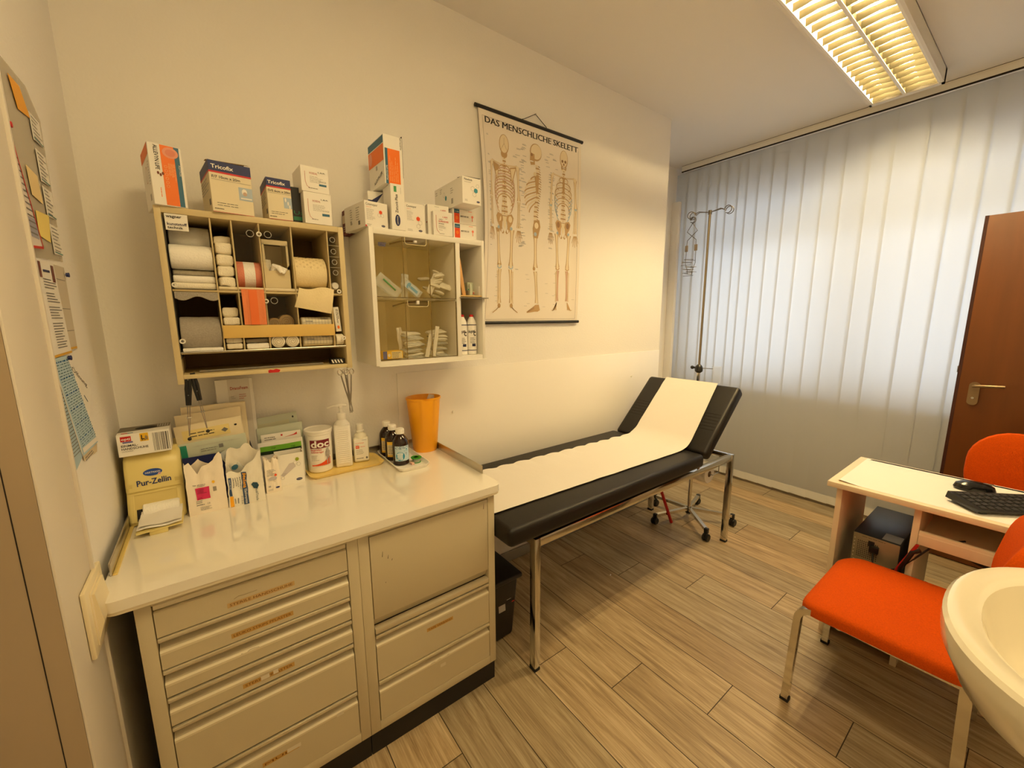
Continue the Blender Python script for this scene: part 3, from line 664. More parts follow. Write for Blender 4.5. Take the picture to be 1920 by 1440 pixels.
for i, (x, z) in enumerate(((.4145, 1.672), (.197, 1.511), (.637, 1.507), (.4155, 1.470), (.197, 1.352), (.641, 1.347))):
    m = MB(); m.tube([(x+.0055*math.cos(t), YD-.003, z+.0055*math.sin(t)) for t in [2*PI*k/14 for k in range(14)]], .0022, GR, 6, closed=True); m.build('grommet', bc)
for x0, x1 in ((.298, .344), (.348, .414), (.418, .502), (.506, .610)):
    m = MB(); m.cyl((x0, YD+.012, 1.5065), .0055, x1-x0, mat('pale_dowel', (226, 212, 180), .4), ax=0, seg=12); m.build('dowel', bc)
m = MB(); m.cyl((.189, YD-.001, 1.3185), .0022, .458, STEELD, ax=0, seg=8); m.build('front_rod', bc)
m = MB(); m.box((.1945, YD-.003, 1.660), (.2445, YD-.0015, 1.7035), WHITE); F = plan((.1945, YD-.003, 1.660), (1, 0, 0), (0, 0, 1))
DB = mat('dark_blue_ink', (24, 24, 70), .5)
m.ftext(F, .003, .033, .034, .0075, 'wagner', BLACKT, bold=.02); m.ftext(F, .004, .013, .043, .0075, 'kunststoff', DB, bold=.02); m.ftext(F, .004, .004, .034, .0065, 'technik', BLACKT, bold=.02); m.build('name_plate', bc)
# rolls and pads in the compartments
def roll(name, label, cat, x0, x1, y, z, r, mt, group=None, bands=None, squash=1, hole=None):
    m = MB(); L_ = x1-x0; o_r = r
    pr = [(max(hole or .004, .003), 0), (r-.002, 0), (r, .002)]
    n = 6
    for i in range(1, n): pr.append((r*(1+.012*math.sin(i*1.7)), L_*i/n))
    pr += [(r, L_-.002), (r-.002, L_), (max(hole or .004, .003), L_)]
    if bands:
        for a, b_, mm in bands: m.lathe([(r, L_*a), (r, L_*b_)], mm, (0, 0, 0), 28, 0)
        m.lathe([(.004, 0), (r, 0)], bands[0][2], (0, 0, 0), 28, 0); m.lathe([(r, L_), (.004, L_)], bands[-1][2], (0, 0, 0), 28, 0)
    else: m.lathe([(a, h) for a, h in pr], mt, (0, 0, 0), 28, 0, sx=1, sy=squash)
    o = m.build(name, loc=(x0, y, z)); return tag(o, label, cat, group)
G1 = 'rolls in the left column of the bandage cabinet'
roll('cotton_roll', 'big soft white roll behind the maker plate, topmost in the upper left compartment', 'bandage roll', .1935, .2915, -.13, 1.652, .040, GAUZE2, G1)
roll('cotton_roll', 'thick white cotton roll filling the middle of the upper left compartment', 'bandage roll', .193, .2925, -.205, 1.594, .0345, GAUZE2, G1)
roll('bandage_roll', 'flat white roll directly under the thick cotton roll', 'bandage roll', .194, .2920, -.19, 1.550, .0090, GAUZE, G1)
roll('bandage_roll', 'thin white roll second from the bottom of the upper left compartment', 'bandage roll', .194, .2925, -.222, 1.5305, .0100, GAUZE2, G1)
roll('bandage_roll', 'thin white roll lying at the bottom of the upper left compartment', 'bandage roll', .1935, .2925, -.225, 1.5105, .0098, GAUZE, G1)
def pad(name, label, cat, a, b, mt, group=None, bev=.004, seed=0, amp=.0015):
    c = [(a[i]+b[i])/2 for i in range(3)]; h = [(b[i]-a[i])/2 for i in range(3)]
    def df(co): return Vector(co)+noise.noise_vector(Vector(co)*60+Vector((seed*7, 0, 0)))*amp
    m = MB(); m.box((-h[0], -h[1], 0), (h[0], h[1], 2*h[2]), mt, bev, 2, deform=df, cuts=3)
    o = m.build(name, loc=(c[0], c[1], a[2])); return tag(o, label, cat, group)
zs = [(1.5125, 1.5415), (1.5425, 1.5735), (1.5745, 1.6065), (1.6075, 1.6405), (1.6415, 1.665)]
nm = ['lowest', 'second lowest', 'middle', 'second highest', 'topmost']
for i, (a, b_) in enumerate(zs):
    pad('gauze_pad', nm[i]+' folded gauze pad in the narrow upper compartment beside the pink bandage roll', 'gauze pad', (.300, -.236+(.04 if i == 4 else 0), a), (.3425, -.16, b_), GAUZE, 'folded gauze in the narrow upper compartment', .008, i+3, .003)
PK = mat('pink_stripe_gauze', (226, 142, 116), .8, bump=.6, bscale=300)
roll('striped_bandage', 'pink and white striped roll of bandage in the third upper compartment', 'bandage roll', .3495, .4135, -.19, 1.5535, .040, PK, bands=[(0, .28, PK), (.28, .74, GAUZE2), (.74, 1, PK)])
OS = mat('orange_gauze_strip', (236, 138, 86), .8, bump=.6, bscale=200)
m = MB(); m.surf(lambda u, v: (.352+.060*u, -.2575-.003*math.sin(v*4)-.001*math.sin(u*30), 1.503-.106*v), 12, 12, OS)
m.surf(lambda u, v: (.370+.022*u, -.2592-.003*math.sin(v*4), 1.503-.106*v), 6, 12, mat('orange_gauze_band', (240, 120, 60), .8)); m.surf(lambda u, v: (.352+.06*u, -.2575+.04*v, 1.503+.004*math.sin(v*3)), 8, 5, OS)
o = m.build('bandage_strip'); tag(o, 'orange gauze strip hanging down between the upper and lower compartments', 'bandage strip')
CB_ = mat('cream_box', (222, 206, 166), .6)
bx = thing('glove_carton', 'cream carton with a cut-out front in the fourth upper compartment', 'box', (.421, -.228, 1.5125))
m = MB(); w, h = .073, .150; m.prism([(0, 0), (w, 0), (w, h*.5), (w*.86, h*.40), (w*.2, h*.36), (w*.10, h*.45), (.006, h*.92), (0, h*.92)], 1, 0, .0012, CB_)
m.prism([(w-.006, h*.4), (w, h*.4), (w, h*.92), (w-.006, h*.92)], 1, 0, .0012, CB_); m.prism([(0, h*.9), (w, h*.9), (w, h), (0, h)], 1, 0, .0012, CB_)
m.box((0, .0012, 0), (.001, .14, h), CB_); m.box((w-.001, .0012, 0), (w, .14, h), CB_); m.box((0, .13, 0), (w, .14, h), CB_); m.box((0, .0012, 0), (w, .14, .002), CB_); m.build('carton', bx)
m = MB(); m.tube([(.022, .02, h*.30), (.030, -.002, h*.47), (.040, -.006, h*.44), (.048, -.008, h*.33)], [.010, .008, .009, .006], GAUZE2, 8); m.tube([(.040, .02, h*.3), (.050, -.003, h*.43), (.058, -.006, h*.40), (.052, -.010, h*.31)], [.009, .007, .008, .004], GAUZE2, 8)
m.tube([(.01, .05, h*.3), (.014, .04, h*.62)], [.02, .012], GAUZE, 8); o = m.build('glove', loc=(.421, -.228, 1.5125)); tag(o, 'crumpled white glove poking out of the cut-out cream carton', 'glove')
EMB = mat('embossed_cream', (240, 222, 176), .8, bump=.4, bscale=200)
er = roll('towel_roll', 'large cream roll of embossed wipes in the fifth upper compartment', 'towel roll', .508, .6065, -.185, 1.5665, .0535, EMB)
m = MB(); FD = mat('emboss_ring', (214, 194, 146), .9)
for i in range(9):
    for k in range(7):
        a = PI+.35+k*.32+(i % 2)*.16; x = .008+i*.0105; r = .0541
        m.tube([(x+.0028*math.cos(t), r*math.cos(a+.05*math.sin(t)), -r*math.sin(a+.05*math.sin(t))*1) for t in [2*PI*j/8 for j in range(8)]], .0004, FD, 3, closed=True)
o = m.build('embossing', er)
m = MB(); m.surf(lambda u, v: (.512+.108*u-(.018*v)+.004*v*u, -.2555-.006*math.sin(v*3)-.003*math.sin(u*9+v*3), 1.515-(.062+.022*u)*v-.004*math.sin(u*7)*(1-v)), 14, 10, EMB)
m.surf(lambda u, v: (.512+.106*u, -.2555+.035*v, 1.514+.003*math.sin(u*7)), 10, 3, EMB); o = m.build('towel_sheet'); tag(o, 'loose cream sheet pulled down over the middle shelf edge', 'wipe')
m = MB(); m.lathe([(.001, 0), (.010, .0), (.0125, .004), (.0125, .02), (.010, .03)], PUMPW, seg=20, ax=1); o = m.build('bottle_stopper', loc=(.6305, -.236, 1.5265)); tag(o, 'round white cap behind the clear strip on the right of the bandage cabinet', 'cap')
GM = mat('grey_mesh_bandage', (168, 160, 148), .8, var=.25, vscale=220, bump=.8, bscale=500)
roll('mesh_bandage', 'large grey mesh bandage roll in the lower left compartment', 'bandage roll', .1945, .2915, -.195, 1.371, .0505, GM)
m = MB(); m.surf(lambda u, v: (.193+.10*u, -.2505, 1.4925-(.018+.006*math.sin(u*9))*v), 16, 4, GM); m.surf(lambda u, v: (.193+.10*u, -.2505+.05*v, 1.5012), 6, 3, GM); o = m.build('mesh_edge'); tag(o, 'frayed grey mesh edge hanging over the lower left compartment', 'bandage strip')
pad('flat_pad', 'flat white pad at the bottom of the lower left compartment', 'gauze pad', (.195, -.249, 1.3205), (.292, -.17, 1.330), GAUZE2)
for i, (a, b_, yy, t) in enumerate(((1.3225, 1.340, 0, 'lowest'), (1.341, 1.3555, .005, 'second'), (1.3565, 1.395, .02, 'third'), (1.396, 1.420, 0, 'fourth'), (1.421, 1.450, .03, 'topmost'))):
    pad('gauze_pad', t+' folded cotton pad in the narrow lower compartment', 'gauze pad', (.300, -.238+yy, a), (.3425, -.16, b_), GAUZE, 'folded cotton pads in the narrow lower compartment', .006, i+11, .0025)
pad('folded_cloth', 'folded white cloth under the yellow band below the orange strip', 'gauze pad', (.352, -.243, 1.3205), (.413, -.16, 1.338), GAUZE2, seed=4); pad('folded_cloth', 'grey folded cloth lying on the white cloth under the yellow band', 'gauze pad', (.352, -.225, 1.339), (.413, -.16, 1.352), mat('grey_cloth', (176, 166, 146), .9), seed=6)
def end_roll(x, z, r, name, label, y=-.247, mt=GAUZE, group=None):
    m = MB(); m.lathe([(.002, 0), (r, .002), (r, .07), (.002, .072)], mt, seg=22, ax=1)
    m.tube([(rr*math.cos(t), -.0008, rr*math.sin(t)) for t in [i*.5 for i in range(38)] for rr in [.003+t/19*(r-.004)]], .0007, mat('roll_edge', (196, 180, 146), .9), 4)
    tag(m.build(name, loc=(x, y, z)), label, 'bandage roll', group)
end_roll(.4395, 1.3415, .0195, 'rolled_bandage', 'small rolled bandage with spiral end, left one under the yellow band', group='two rolled bandages under the yellow band')
end_roll(.481, 1.3415, .0195, 'rolled_bandage', 'small rolled bandage with spiral end, right one under the yellow band', group='two rolled bandages under the yellow band')
TAN = mat('tan_bandage', (176, 146, 98), .9)
end_roll(.440, 1.400, .018, 'tan_bandage', 'left tan bandage roll above the yellow band', -.20, TAN, 'two tan rolls above the yellow band'); end_roll(.475, 1.405, .023, 'tan_bandage', 'right tan bandage roll above the yellow band', -.20, TAN, 'two tan rolls above the yellow band')
GT = mat('grid_tape', (238, 228, 200), .6)
for z, r, lb in ((1.3395, .0185, 'white tape roll printed with a grid, lower one right of the two rolled bandages'), (1.4005, .019, 'white tape roll printed with a grid above the yellow band')):
    o = roll('grid_tape', lb, 'tape roll', .515, .610, -.215, z, r, GT, 'grid printed tape rolls'); m = MB()
    Fc = Fr(lambda a, b_, off=0, r=r: Vector((a, (r+off+.0006)*math.cos(PI+b_/r), (r+off+.0006)*-math.sin(PI+b_/r))), True)
    for k in range(10): m.frect(Fc, .003+k*.010, -.012, .0036+k*.010, .03, GREYT)
    for k in range(4): m.frect(Fc, 0, -.010+k*.012, .095, -.0094+k*.012, GREYT)
    m.ftext(Fc, .012, .004, .022, .005, 'Leukotape', NAVY, off=.001); m.ftext(Fc, .06, .012, .022, .005, 'Leukotape', NAVY, off=.001); m.build('grid_print', o)
m = MB(); m.box((0, 0, 0), (.018, .05, .085), WHITE, .001); F = plan((0, 0, 0), (1, 0, 0), (0, 0, 1)); m.fine(F, .012, .078, .05, 2, .004, BLACKT, h=.0018, rot=-PI/2); m.fell(F, .009, .015, .004, .006, ORANGE)
o = m.build('slim_box', loc=(.6225, -.236, 1.369)); o.rotation_euler = (0, math.radians(-4), 0); tag(o, 'slim white box with an orange dot in the lower right compartment', 'box')
o = roll('small_roll', 'small cream roll at the bottom right corner under the slim box', 'bandage roll', .620, .645, -.225, 1.341, .019, GAUZE)
m = MB(); m.box((0, 0, 0), (.046, .03, .018), BLACK, .001); F = plan((0, 0, 0), (1, 0, 0), (0, 0, 1))
for k in range(4): m.fpoly(F, [(.006+k*.010, .003), (.011+k*.010, .003), (.006+k*.010, .015), (.001+k*.010, .015)], WHITE)
tag(m.build('striped_case', loc=(.598, -.23, 1.2545)), 'small black case with white diagonal stripes in the bottom tray of the bandage cabinet', 'case')
m = MB(); m.box((0, 0, 0), (.35, .02, .006), mat('grey_ruler', (140, 134, 120), .4, .3), .001); F = plan((0, 0, 0), (1, 0, 0), (0, 0, 1)); m.fine(F, .02, .002, .2, 1, .003, GREYT, h=.002); tag(m.build('ruler', loc=(.225, -.215, 1.2545)), 'long grey ruler lying in the bottom tray of the bandage cabinet', 'ruler')
m = MB(); m.poly([(0, 0, 0), (.032, 0, .002), (.034, 0, .008), (.022, 0, .012), (.014, 0, .009), (.004, 0, .011)], REDP); m.box((0, .0002, 0), (.03, .0006, .009), REDP); tag(m.build('red_sticker', loc=(.402, YD-.001, 1.2420)), 'torn red sticker on the bottom edge of the bandage cabinet', 'sticker')
# instruments hanging below
def probe(x, z0, x1, z1, y, label):
    m = MB(); a = Vector((0, 0, 0)); b_ = Vector((x1-x, 0, z1-z0)); d = b_.normalized(); L_ = b_.length; s_ = Vector((d.z, 0, -d.x))
    hd = MB()
    for q in (0, 1): hd.tube([a+d*L_*.0+s_*.004*(q-.5), a+d*L_*.2+s_*.008*(q-.5), a+d*L_*.46+s_*.004*(q-.5)], [.0042, .0052, .0048], BLACK, 10)
    for k in (.06, .30): hd.ball(a+d*L_*k+Vector((0, -.0055, 0)), .0014, STEELD, 8)
    sh = MB()
    for q in (0, 1): sh.tube([a+d*L_*.45+s_*.006*(q-.5), a+d*L_*.7+s_*.004*(q-.5), a+d*L_*.95+s_*.001*(q-.5)], .0012, STEELD, 6)
    sh.tube([a+d*L_*.66-s_*.006, a+d*L_*.66+s_*.006], .0018, STEELD, 6)
    tp = MB(); tp.ball(b_, .0052, BLACK, 12)
    t = thing('probe', label, 'instrument', (x, y, z0)); hd.build('handle', t); sh.build('shank', t); tp.build('ball_tip', t); return t
probe(.1975, 1.250, .1815, 1.060, -.243, 'black handled instrument with ball tip hanging straight down, left of the pair')
probe(.2085, 1.257, .2270, 1.075, -.236, 'black handled instrument with ball tip hanging at a slant, right of the pair')
def clampi(label, loc, tilt):
    t = thing('surgical_clamp', label, 'clamp', loc); t.rotation_euler = (0, tilt, 0)
    for s in (-1, 1):
        m = MB(); m.tube([(s*.0085+.0075*math.cos(k), 0, -.012+.010*math.sin(k)) for k in [2*PI*i/16 for i in range(16)]], .0018, CHROME, 8, closed=True); m.build('finger_ring', t)
        m = MB(); m.tube([(s*.007, -s*.001, -.022), (s*.004, -s*.001, -.08), (0, -s*.001, -.120), (-s*.002, -s*.001, -.125)], [.0022, .0026, .003, .003], STEELD, 8)
        m.tube([(-s*.002, -s*.001, -.125), (-s*.004, 0, -.145), (-s*.003, 0, -.163)], [.002, .0017, .0012], STEELD, 8); m.build('arm', t)
clampi('chrome surgical clamp hanging below the bandage cabinet, left one of two', (.6255, -.256, 1.2385), math.radians(-9))
clampi('chrome surgical clamp hanging below the bandage cabinet, right one of two', (.6485, -.262, 1.2385), math.radians(1))

# ================================================================== DRESSING CABINET (right wall unit)
dc = thing('dressing_cabinet', 'white wall cabinet with clear flap doors and an open right compartment', 'wall cabinet', (0, 0, 0))
A0, A1, AB, AT, AY = .7513, 1.2374, 1.2361, 1.7363, -.2538
m = MB(); m.box((A0, AY, AB), (A0+.0165, -.001, AT), LACQ, .0008); m.box((A1-.0125, AY, AB), (A1, -.001, AT), LACQ, .0008); m.box((A0+.0165, AY, 1.7155), (A1-.0125, -.001, AT), LACQ, .0008)
m.box((A0+.0165, AY+.002, AB), (A1-.0125, -.001, 1.2535), LACQ, .0008); m.box((1.0990, AY, 1.2535), (1.1185, -.001, 1.7155), LACQ, .0008); m.box((A0+.0165, -.010, 1.2535), (A1-.0125, -.001, 1.7155), mat('cream_back_panel', (240, 222, 170), .7)); m.box((A0+.010, AY-.004, AB-.004), (A1+.006, -.001, AB), LACQ, .0006)
m.build('body', dc)
m = MB(); m.box((A0+.0165, AY+.012, 1.484), (1.099, -.010, 1.490), mat('clear_shelf', (205, 190, 140), .1, alpha=.5)); m.build('shelf', dc)
m = MB(); m.box((1.1185, AY+.004, 1.503), (A1-.0125, -.010, 1.5085), mat('birch_shelf', (226, 190, 124), .5)); m.build('shelf', dc)
m = MB(); m.box((1.112, AY-.018, 1.4955), (A1+.008, AY+.03, 1.4990), mat('grey_plate', (150, 142, 128), .3, .6)); m.build('plate', dc)
TINT = mat('smoked_acrylic', (190, 164, 80), .06, alpha=.10, spec=.3)
EDG = mat('acrylic_edge', (120, 98, 48), .2, alpha=.85)
for z0, z1, cz in ((1.492, 1.714, 1.690), (1.256, 1.482, 1.459)):
    m = MB(); x0, x1 = A0+.018, 1.0975; a, b_ = .885, .972
    for p in (((x0, z0), (x1, cz)), ((x0, cz), (a, z1)), ((b_, cz), (x1, z1))): m.box((p[0][0], AY+.001, p[0][1]), (p[1][0], AY+.004, p[1][1]), TINT)
    m.tube([(a, AY+.0025, z1), (a, AY+.0025, cz+.006), (a+.006, AY+.0025, cz), (b_-.006, AY+.0025, cz), (b_, AY+.0025, cz+.006), (b_, AY+.0025, z1)], .0012, mat('bright_edge', (240, 225, 180), .3), 6)
    m.build('flap_door', dc)
    for x in (.877, .984): m = MB(); m.box((x-.0012, AY+.0045, z0), (x+.0012, AY+.008, z1), EDG); m.box((x-.0010, AY+.008, z0), (x+.0010, -.03, z1), TINT); m.build('divider', dc)
    m = MB(); m.box((x0, AY+.001, z0-.001), (x1, AY+.005, z0+.0015), EDG); m.box((x1-.002, AY+.001, z0), (x1, AY+.005, z1), EDG); m.build('edge', dc)
m = MB(); m.tube([(.86, -.16, 1.700), (.89, -.20, 1.708), (.93, -.235, 1.706)], .003, BCD, 6); m.box((.925, AY+.006, 1.699), (.936, AY+.02, 1.7075), WHITE, .001); m.build('catch', dc)
m = MB(); m.tube([(.86, -.16, 1.462), (.89, -.20, 1.474), (.93, -.235, 1.478)], .003, BCD, 6); m.box((.926, AY+.006, 1.468), (.936, AY+.02, 1.482), WHITE, .001); m.build('catch', dc)
m = MB(); F = plan((.783, AY+.0005, 1.665), (1, 0, 0), (0, 0, 1)); m.fine(F, 0, .018, .03, 3, .005, mat('blue_ink', (60, 70, 130), .6), h=.003, off=0); m.build('sticker', dc)
# bag builder
POLY = mat('clear_film', (235, 240, 236), .15, alpha=.42); SWHITE = mat('sachet_white', (240, 236, 222), .6, var=.05, vscale=60)
def sachet(name, label, cat, loc, w, h, t, rot, mt, seed, group=None, extra=None, amp=.004):
    m = MB()
    def fn(s):
        def f(u, v):
            e = min(1, 8*min(u, 1-u, v, 1-v)); n_ = noise.noise(Vector((u*5+seed, v*5, s)))
            return ((u-.5)*w+noise.noise(Vector((v*4, seed, 3)))*amp*.6, s*(t/2*e**.6+.0003)+n_*amp*e*.6, v*h+noise.noise(Vector((u*4, seed, 9)))*amp*.6)
        return f
    m.surf(fn(-1), 12, 12, mt); m.surf(fn(1), 12, 12, mt)
    if extra: extra(m, Fr(lambda a, b, off=0: Vector(fn(-1)(a/w+.5, b/h))+Vector((0, -off-.0006, 0)), True), w, h)
    o = m.build(name, ang=1.2, loc=loc); o.rotation_euler = rot; return tag(o, label, cat, group)
GRN = mat('green_tool', (40, 150, 90), .5); LBL = mat('light_blue_tool', (110, 180, 226), .5)
sachet('sterile_pouch', 'clear pouch holding a thin green stick in the upper left bin of the flap cabinet', 'pouch', (.866, -.215, 1.502), .05, .105, .012, (0, math.radians(-52), 0), POLY, 2)
m = MB(); m.tube([(0, 0, 0), (.045, 0, -.040)], .0032, GRN, 8); tag(m.build('green_stick', loc=(.805, -.226, 1.560)), 'green plastic stick lying inside the clear pouch', 'stick')
sachet('sterile_pouch', 'second crumpled clear pouch lying under the one with the green stick', 'pouch', (.828, -.17, 1.4925), .075, .045, .02, (0, math.radians(8), 0), POLY, 5)
sachet('sterile_pouch', 'clear pouch standing upright at the left of the upper middle bin', 'pouch', (.902, -.18, 1.4925), .03, .095, .01, (0, math.radians(4), 0), POLY, 6)
def bl(m, F, w, h):
    m.frect(F, -w*.36, h*.12, w*.36, h*.88, mat('pale_blue_card', (206, 226, 240), .6)); m.fstroke(F, [(0, h*.2), (0, h*.6)], w*.3, LBL, .001); m.fell(F, 0, h*.7, w*.34, h*.09, LBL, .001)
sachet('blue_card_pouch', 'pouch with pale blue card lying slanted in the upper middle bin', 'pouch', (.962, -.20, 1.503), .036, .090, .008, (0, math.radians(-52), 0), POLY, 3, extra=bl, amp=.002)
G2 = 'white dressings heaped in the upper right bin'
for i in range(13):
    sachet('dressing_sachet', 'small white wrapped dressing in the heap of the upper right bin', 'sachet', (R.uniform(1.01, 1.070), R.uniform(-.215, -.10), 1.494+.0082*i), R.uniform(.04, .065), R.uniform(.025, .04), .012, (R.uniform(-1.4, -.9), R.uniform(-.4, .4), R.uniform(-.6, .6)), SWHITE, i*3+20, G2)
sachet('dressing_sachet', 'white folded paper wrap standing highest in the upper right bin', 'sachet', (1.005, -.19, 1.515), .03, .085, .006, (0, math.radians(28), .2), SWHITE, 77)
for nm_, lab, x0, x1, n in (('wrap', 'lower middle', .900, .960, 16), ('wrap', 'lower right', 1.012, 1.068, 16)):
    for i in range(n):
        sachet('wrapped_dressing', 'flat white wrapped dressing in the stack of the %s bin' % lab, 'sachet', ((x0+x1)/2+R.uniform(-.006, .006), R.uniform(-.21, -.17), 1.2575+.0062*i), R.uniform(.066, .082), R.uniform(.03, .05), .009, (R.uniform(-1.5, -1.25), R.uniform(-.10, .12), R.uniform(-.2, .2)), SWHITE if i % 4 else POLY, i+100+n, 'stack of wrapped dressings in the %s bin' % lab, amp=.003)
sachet('wrapped_dressing', 'narrow white wrapped dressing standing upright at the right of the lower middle bin', 'sachet', (.970, -.222, 1.257), .018, .095, .006, (0, math.radians(14), 0), SWHITE, 7)
sachet('wrapped_dressing', 'narrow white wrapped dressing standing at the left of the lower middle bin', 'sachet', (.892, -.16, 1.257), .022, .12, .006, (0, math.radians(-6), 0), SWHITE, 8)
sachet('wrapped_dressing', 'narrow white wrapped dressing standing at the left of the lower right bin', 'sachet', (1.006, -.212, 1.257), .018, .125, .006, (0, math.radians(10), 0), SWHITE, 9)
YEL = mat('yellow_print', (240, 190, 40), .5)
def yb(m, F): m.frect(F, 0, 0, .016, .03, mat('dull_blue', (70, 84, 150), .5)); m.frect(F, .016, 0, .034, .03, YEL); m.frect(F, .034, .001, .078, .028, mat('pale_yellow_print', (238, 220, 160), .6), .0003); m.fine(F, .037, .022, .038, 4, .006, GREYT); m.fell(F, .024, .014, .005, .006, WHITE, .0008)
carton('yellow_box', 'small yellow and white box lying in the lower left bin of the flap cabinet', 'box', (.788, -.225, 1.258), math.radians(4), .082, .05, .030, front=yb, base=YEL)
WD = mat('wooden_spatula', (222, 172, 110), .7)
for i in range(7):
    m = MB(); m.box((-.008, -.0009, 0), (.008, .0009, .150-.004*i), WD, .0008); o = m.build('wooden_spatula', loc=(1.146+.0045*i, -.235+.008*i, 1.5095)); o.rotation_euler = (0, math.radians(-9-1.0*i), 0)
    tag(o, 'wooden spatula leaning in the bundle of the open right compartment', 'spatula', 'bundle of wooden spatulas')
def gb(m, F): m.fine(F, .003, .02, .02, 2, .006, GREYT); m.frect(F, .002, .002, .022, .008, GRN)
carton('small_carton', 'small green and white carton standing behind the spatulas', 'box', (1.190, -.19, 1.532), 0, .030, .03, .036, front=gb, base=mat('pale_green_card', (200, 206, 180), .6))
carton('small_carton', 'small grey carton lying on the birch shelf under the green one', 'box', (1.186, -.20, 1.509), 0, .036, .06, .022, front=lambda m, F: (m.fine(F, .003, .015, .02, 2, .006, GREYT), m.frect(F, .026, .008, .030, .016, REDP)), base=mat('grey_card', (196, 186, 160), .6))
m = MB(); m.box((0, 0, 0), (.003, .05, .040), WHITE, .0006); tag(m.build('white_card', loc=(1.2205, -.235, 1.509)), 'white card standing at the right edge of the birch shelf', 'card')
m = MB(); m.lathe([(.001, 0), (.007, 0), (.007, .05), (.001, .05)], mat('pale_tube', (200, 210, 190), .3), seg=14); tag(m.build('glass_vial', loc=(1.1845, -.225, 1.509)), 'small pale vial standing between the spatulas and the green carton', 'vial')
def gel(x, lab):
    t = thing('gel_bottle', lab, 'bottle', (x, -.208, 1.2538), 0, 'pair of white gel bottles')
    m = MB(); m.lathe([(.018, 0), (.0215, .003), (.0215, .130), (.020, .140), (.0165, .150), (.0105, .160), (.0095, .166)], PUMPW, seg=30)
    F = cylf((0, 0), .0215, -PI/2-.35); DN = mat('dark_blue_stripe', (26, 38, 80), .5)
    m.frect(F, -.034, .128, .034, .1315, DN, .0006); m.frect(F, -.034, .018, .034, .021, DN, .0006)
    m.ftext(F, -.018, .094, .030, .013, 'Aquas', BLACKT, rot=.15, bold=.02, off=.001); m.ftext(F, .004, .083, .013, .017, 'C', BLACKT, bold=.04, off=.001)
    m.fine(F, -.010, .072, .026, 4, .007, BLACKT, h=.002, off=.001); m.frect(F, -.002, .036, .014, .048, DN, .0008); m.build('body', t)
    m = MB(); m.lathe([(.0098, .158), (.0098, .165), (.008, .174), (.001, .175)], REDP, seg=20); m.build('cap', t)
gel(1.1475, 'white gel bottle with red cap, left one in the open compartment'); gel(1.1945, 'white gel bottle with red cap, right one in the open compartment')

# ================================================================== ON THE DRESSING CABINET
ZD = AT+.0005
TEAL = mat('teal_print', (60, 150, 170), .5)
def c1(m, F):
    m.ftext(F, .005, .073, .044, .0085, 'Cosmopor', BLACKT); m.ftext(F, .006, .066, .018, .003, 'steril', REDO); m.fine(F, .006, .059, .034, 9, .0042, LGREYT, h=.0013)
    hexes(m, F, .060, .055, .0068, (REDO, None, None)); oval_mark(m, F, .068, .009, .015); m.fine(F, .006, .008, .02, 2, .004, LGREYT)
    m.fpoly(F, [(0, 0), (.007, .0), (.004, .006), (0, .006)], REDP)
def c1L(m, F): m.fine(F, .10, .07, .03, 6, .008, LGREYT); m.fine(F, .05, .07, .02, 7, .008, LGREYT); m.frect(F, .115, .012, .130, .026, GREYT); m.frect(F, .05, .02, .062, .034, LGREYT)
carton('plaster_box', 'white plaster box with red hexagon at the left end of the flap cabinet', 'box', (.743, -.250, ZD), math.radians(8), .088, .17, .088, front=c1, left=c1L)
carton('dark_red_box', 'dark red and white box behind the left plaster box, overhanging the cabinet side', 'box', (.7345, -.10, ZD), math.radians(3), .03, .09, .094, left=lambda m, F: (m.frect(F, .0, .045, .09, .075, mat('light_print_panel', (200, 184, 160), .6)), m.fine(F, .01, .03, .06, 3, .008, LGREYT)), base=mat('dark_red_card', (96, 20, 28), .6))
def zF(m, F): m.ftext(F, .025, .060, .064, .010, 'Zetuvit Plus', BLACKT, rot=PI/2, bold=.01); m.frect(F, .012, .132, .022, .152, mat('green_tab', (60, 150, 90), .5)); oval_mark(m, F, .022, .034, .040, rot=PI/2); m.fine(F, .038, .128, .03, 1, .003, LGREYT, rot=PI/2)
carton('pad_box', 'tall narrow white dressing pad box standing right of the left plaster box', 'box', (.8395, -.252, ZD), math.radians(-3), .051, .09, .160, front=zF)
def c2(m, F):
    m.ftext(F, .008, .090, .040, .008, 'Cosmopor', BLACKT); m.ftext(F, .009, .083, .016, .003, 'steril', REDO); m.fine(F, .009, .075, .028, 8, .0045, LGREYT, h=.0013)
    hexes(m, F, .054, .052, .0085, (REDO, None, None), ((0, 0), (.95, -1.6), (0, -3.2))); oval_mark(m, F, .062, .009, .016); m.fine(F, .010, .01, .022, 2, .004, LGREYT)
b = carton('plaster_box', 'white plaster box with red hexagon and open torn lid, middle of the row', 'box', (.893, -.243, ZD), math.radians(1), .083, .11, .106, front=c2)
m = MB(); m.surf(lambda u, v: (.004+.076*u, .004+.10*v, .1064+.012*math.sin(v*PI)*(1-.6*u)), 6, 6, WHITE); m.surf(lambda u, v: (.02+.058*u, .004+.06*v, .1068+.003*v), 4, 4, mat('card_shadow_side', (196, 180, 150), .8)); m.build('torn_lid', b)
def al2(m, F):
    m.frect(F, .002, .002, .016, .172, BLUEG) if False else None
    m.frect(F, .004, .0, .014, .120, BLUEG); m.frect(F, .014, .0, .060, .120, ORANGE); m.ftext(F, .0115, .012, .05, .0055, 'ALLEVYN LIFE', WHITE, rot=PI/2, off=.0009)
    for k in range(5): m.fine(F, .022+k*.007, .01, .09, 1, .003, mat('pale_orange', (250, 190, 120), .5), h=.0012, rot=PI/2, off=.0009)
    m.ftext(F, .067, .124, .04, .005, 'ALLEVYN LIFE', BLACKT, rot=PI/2, bold=.01)
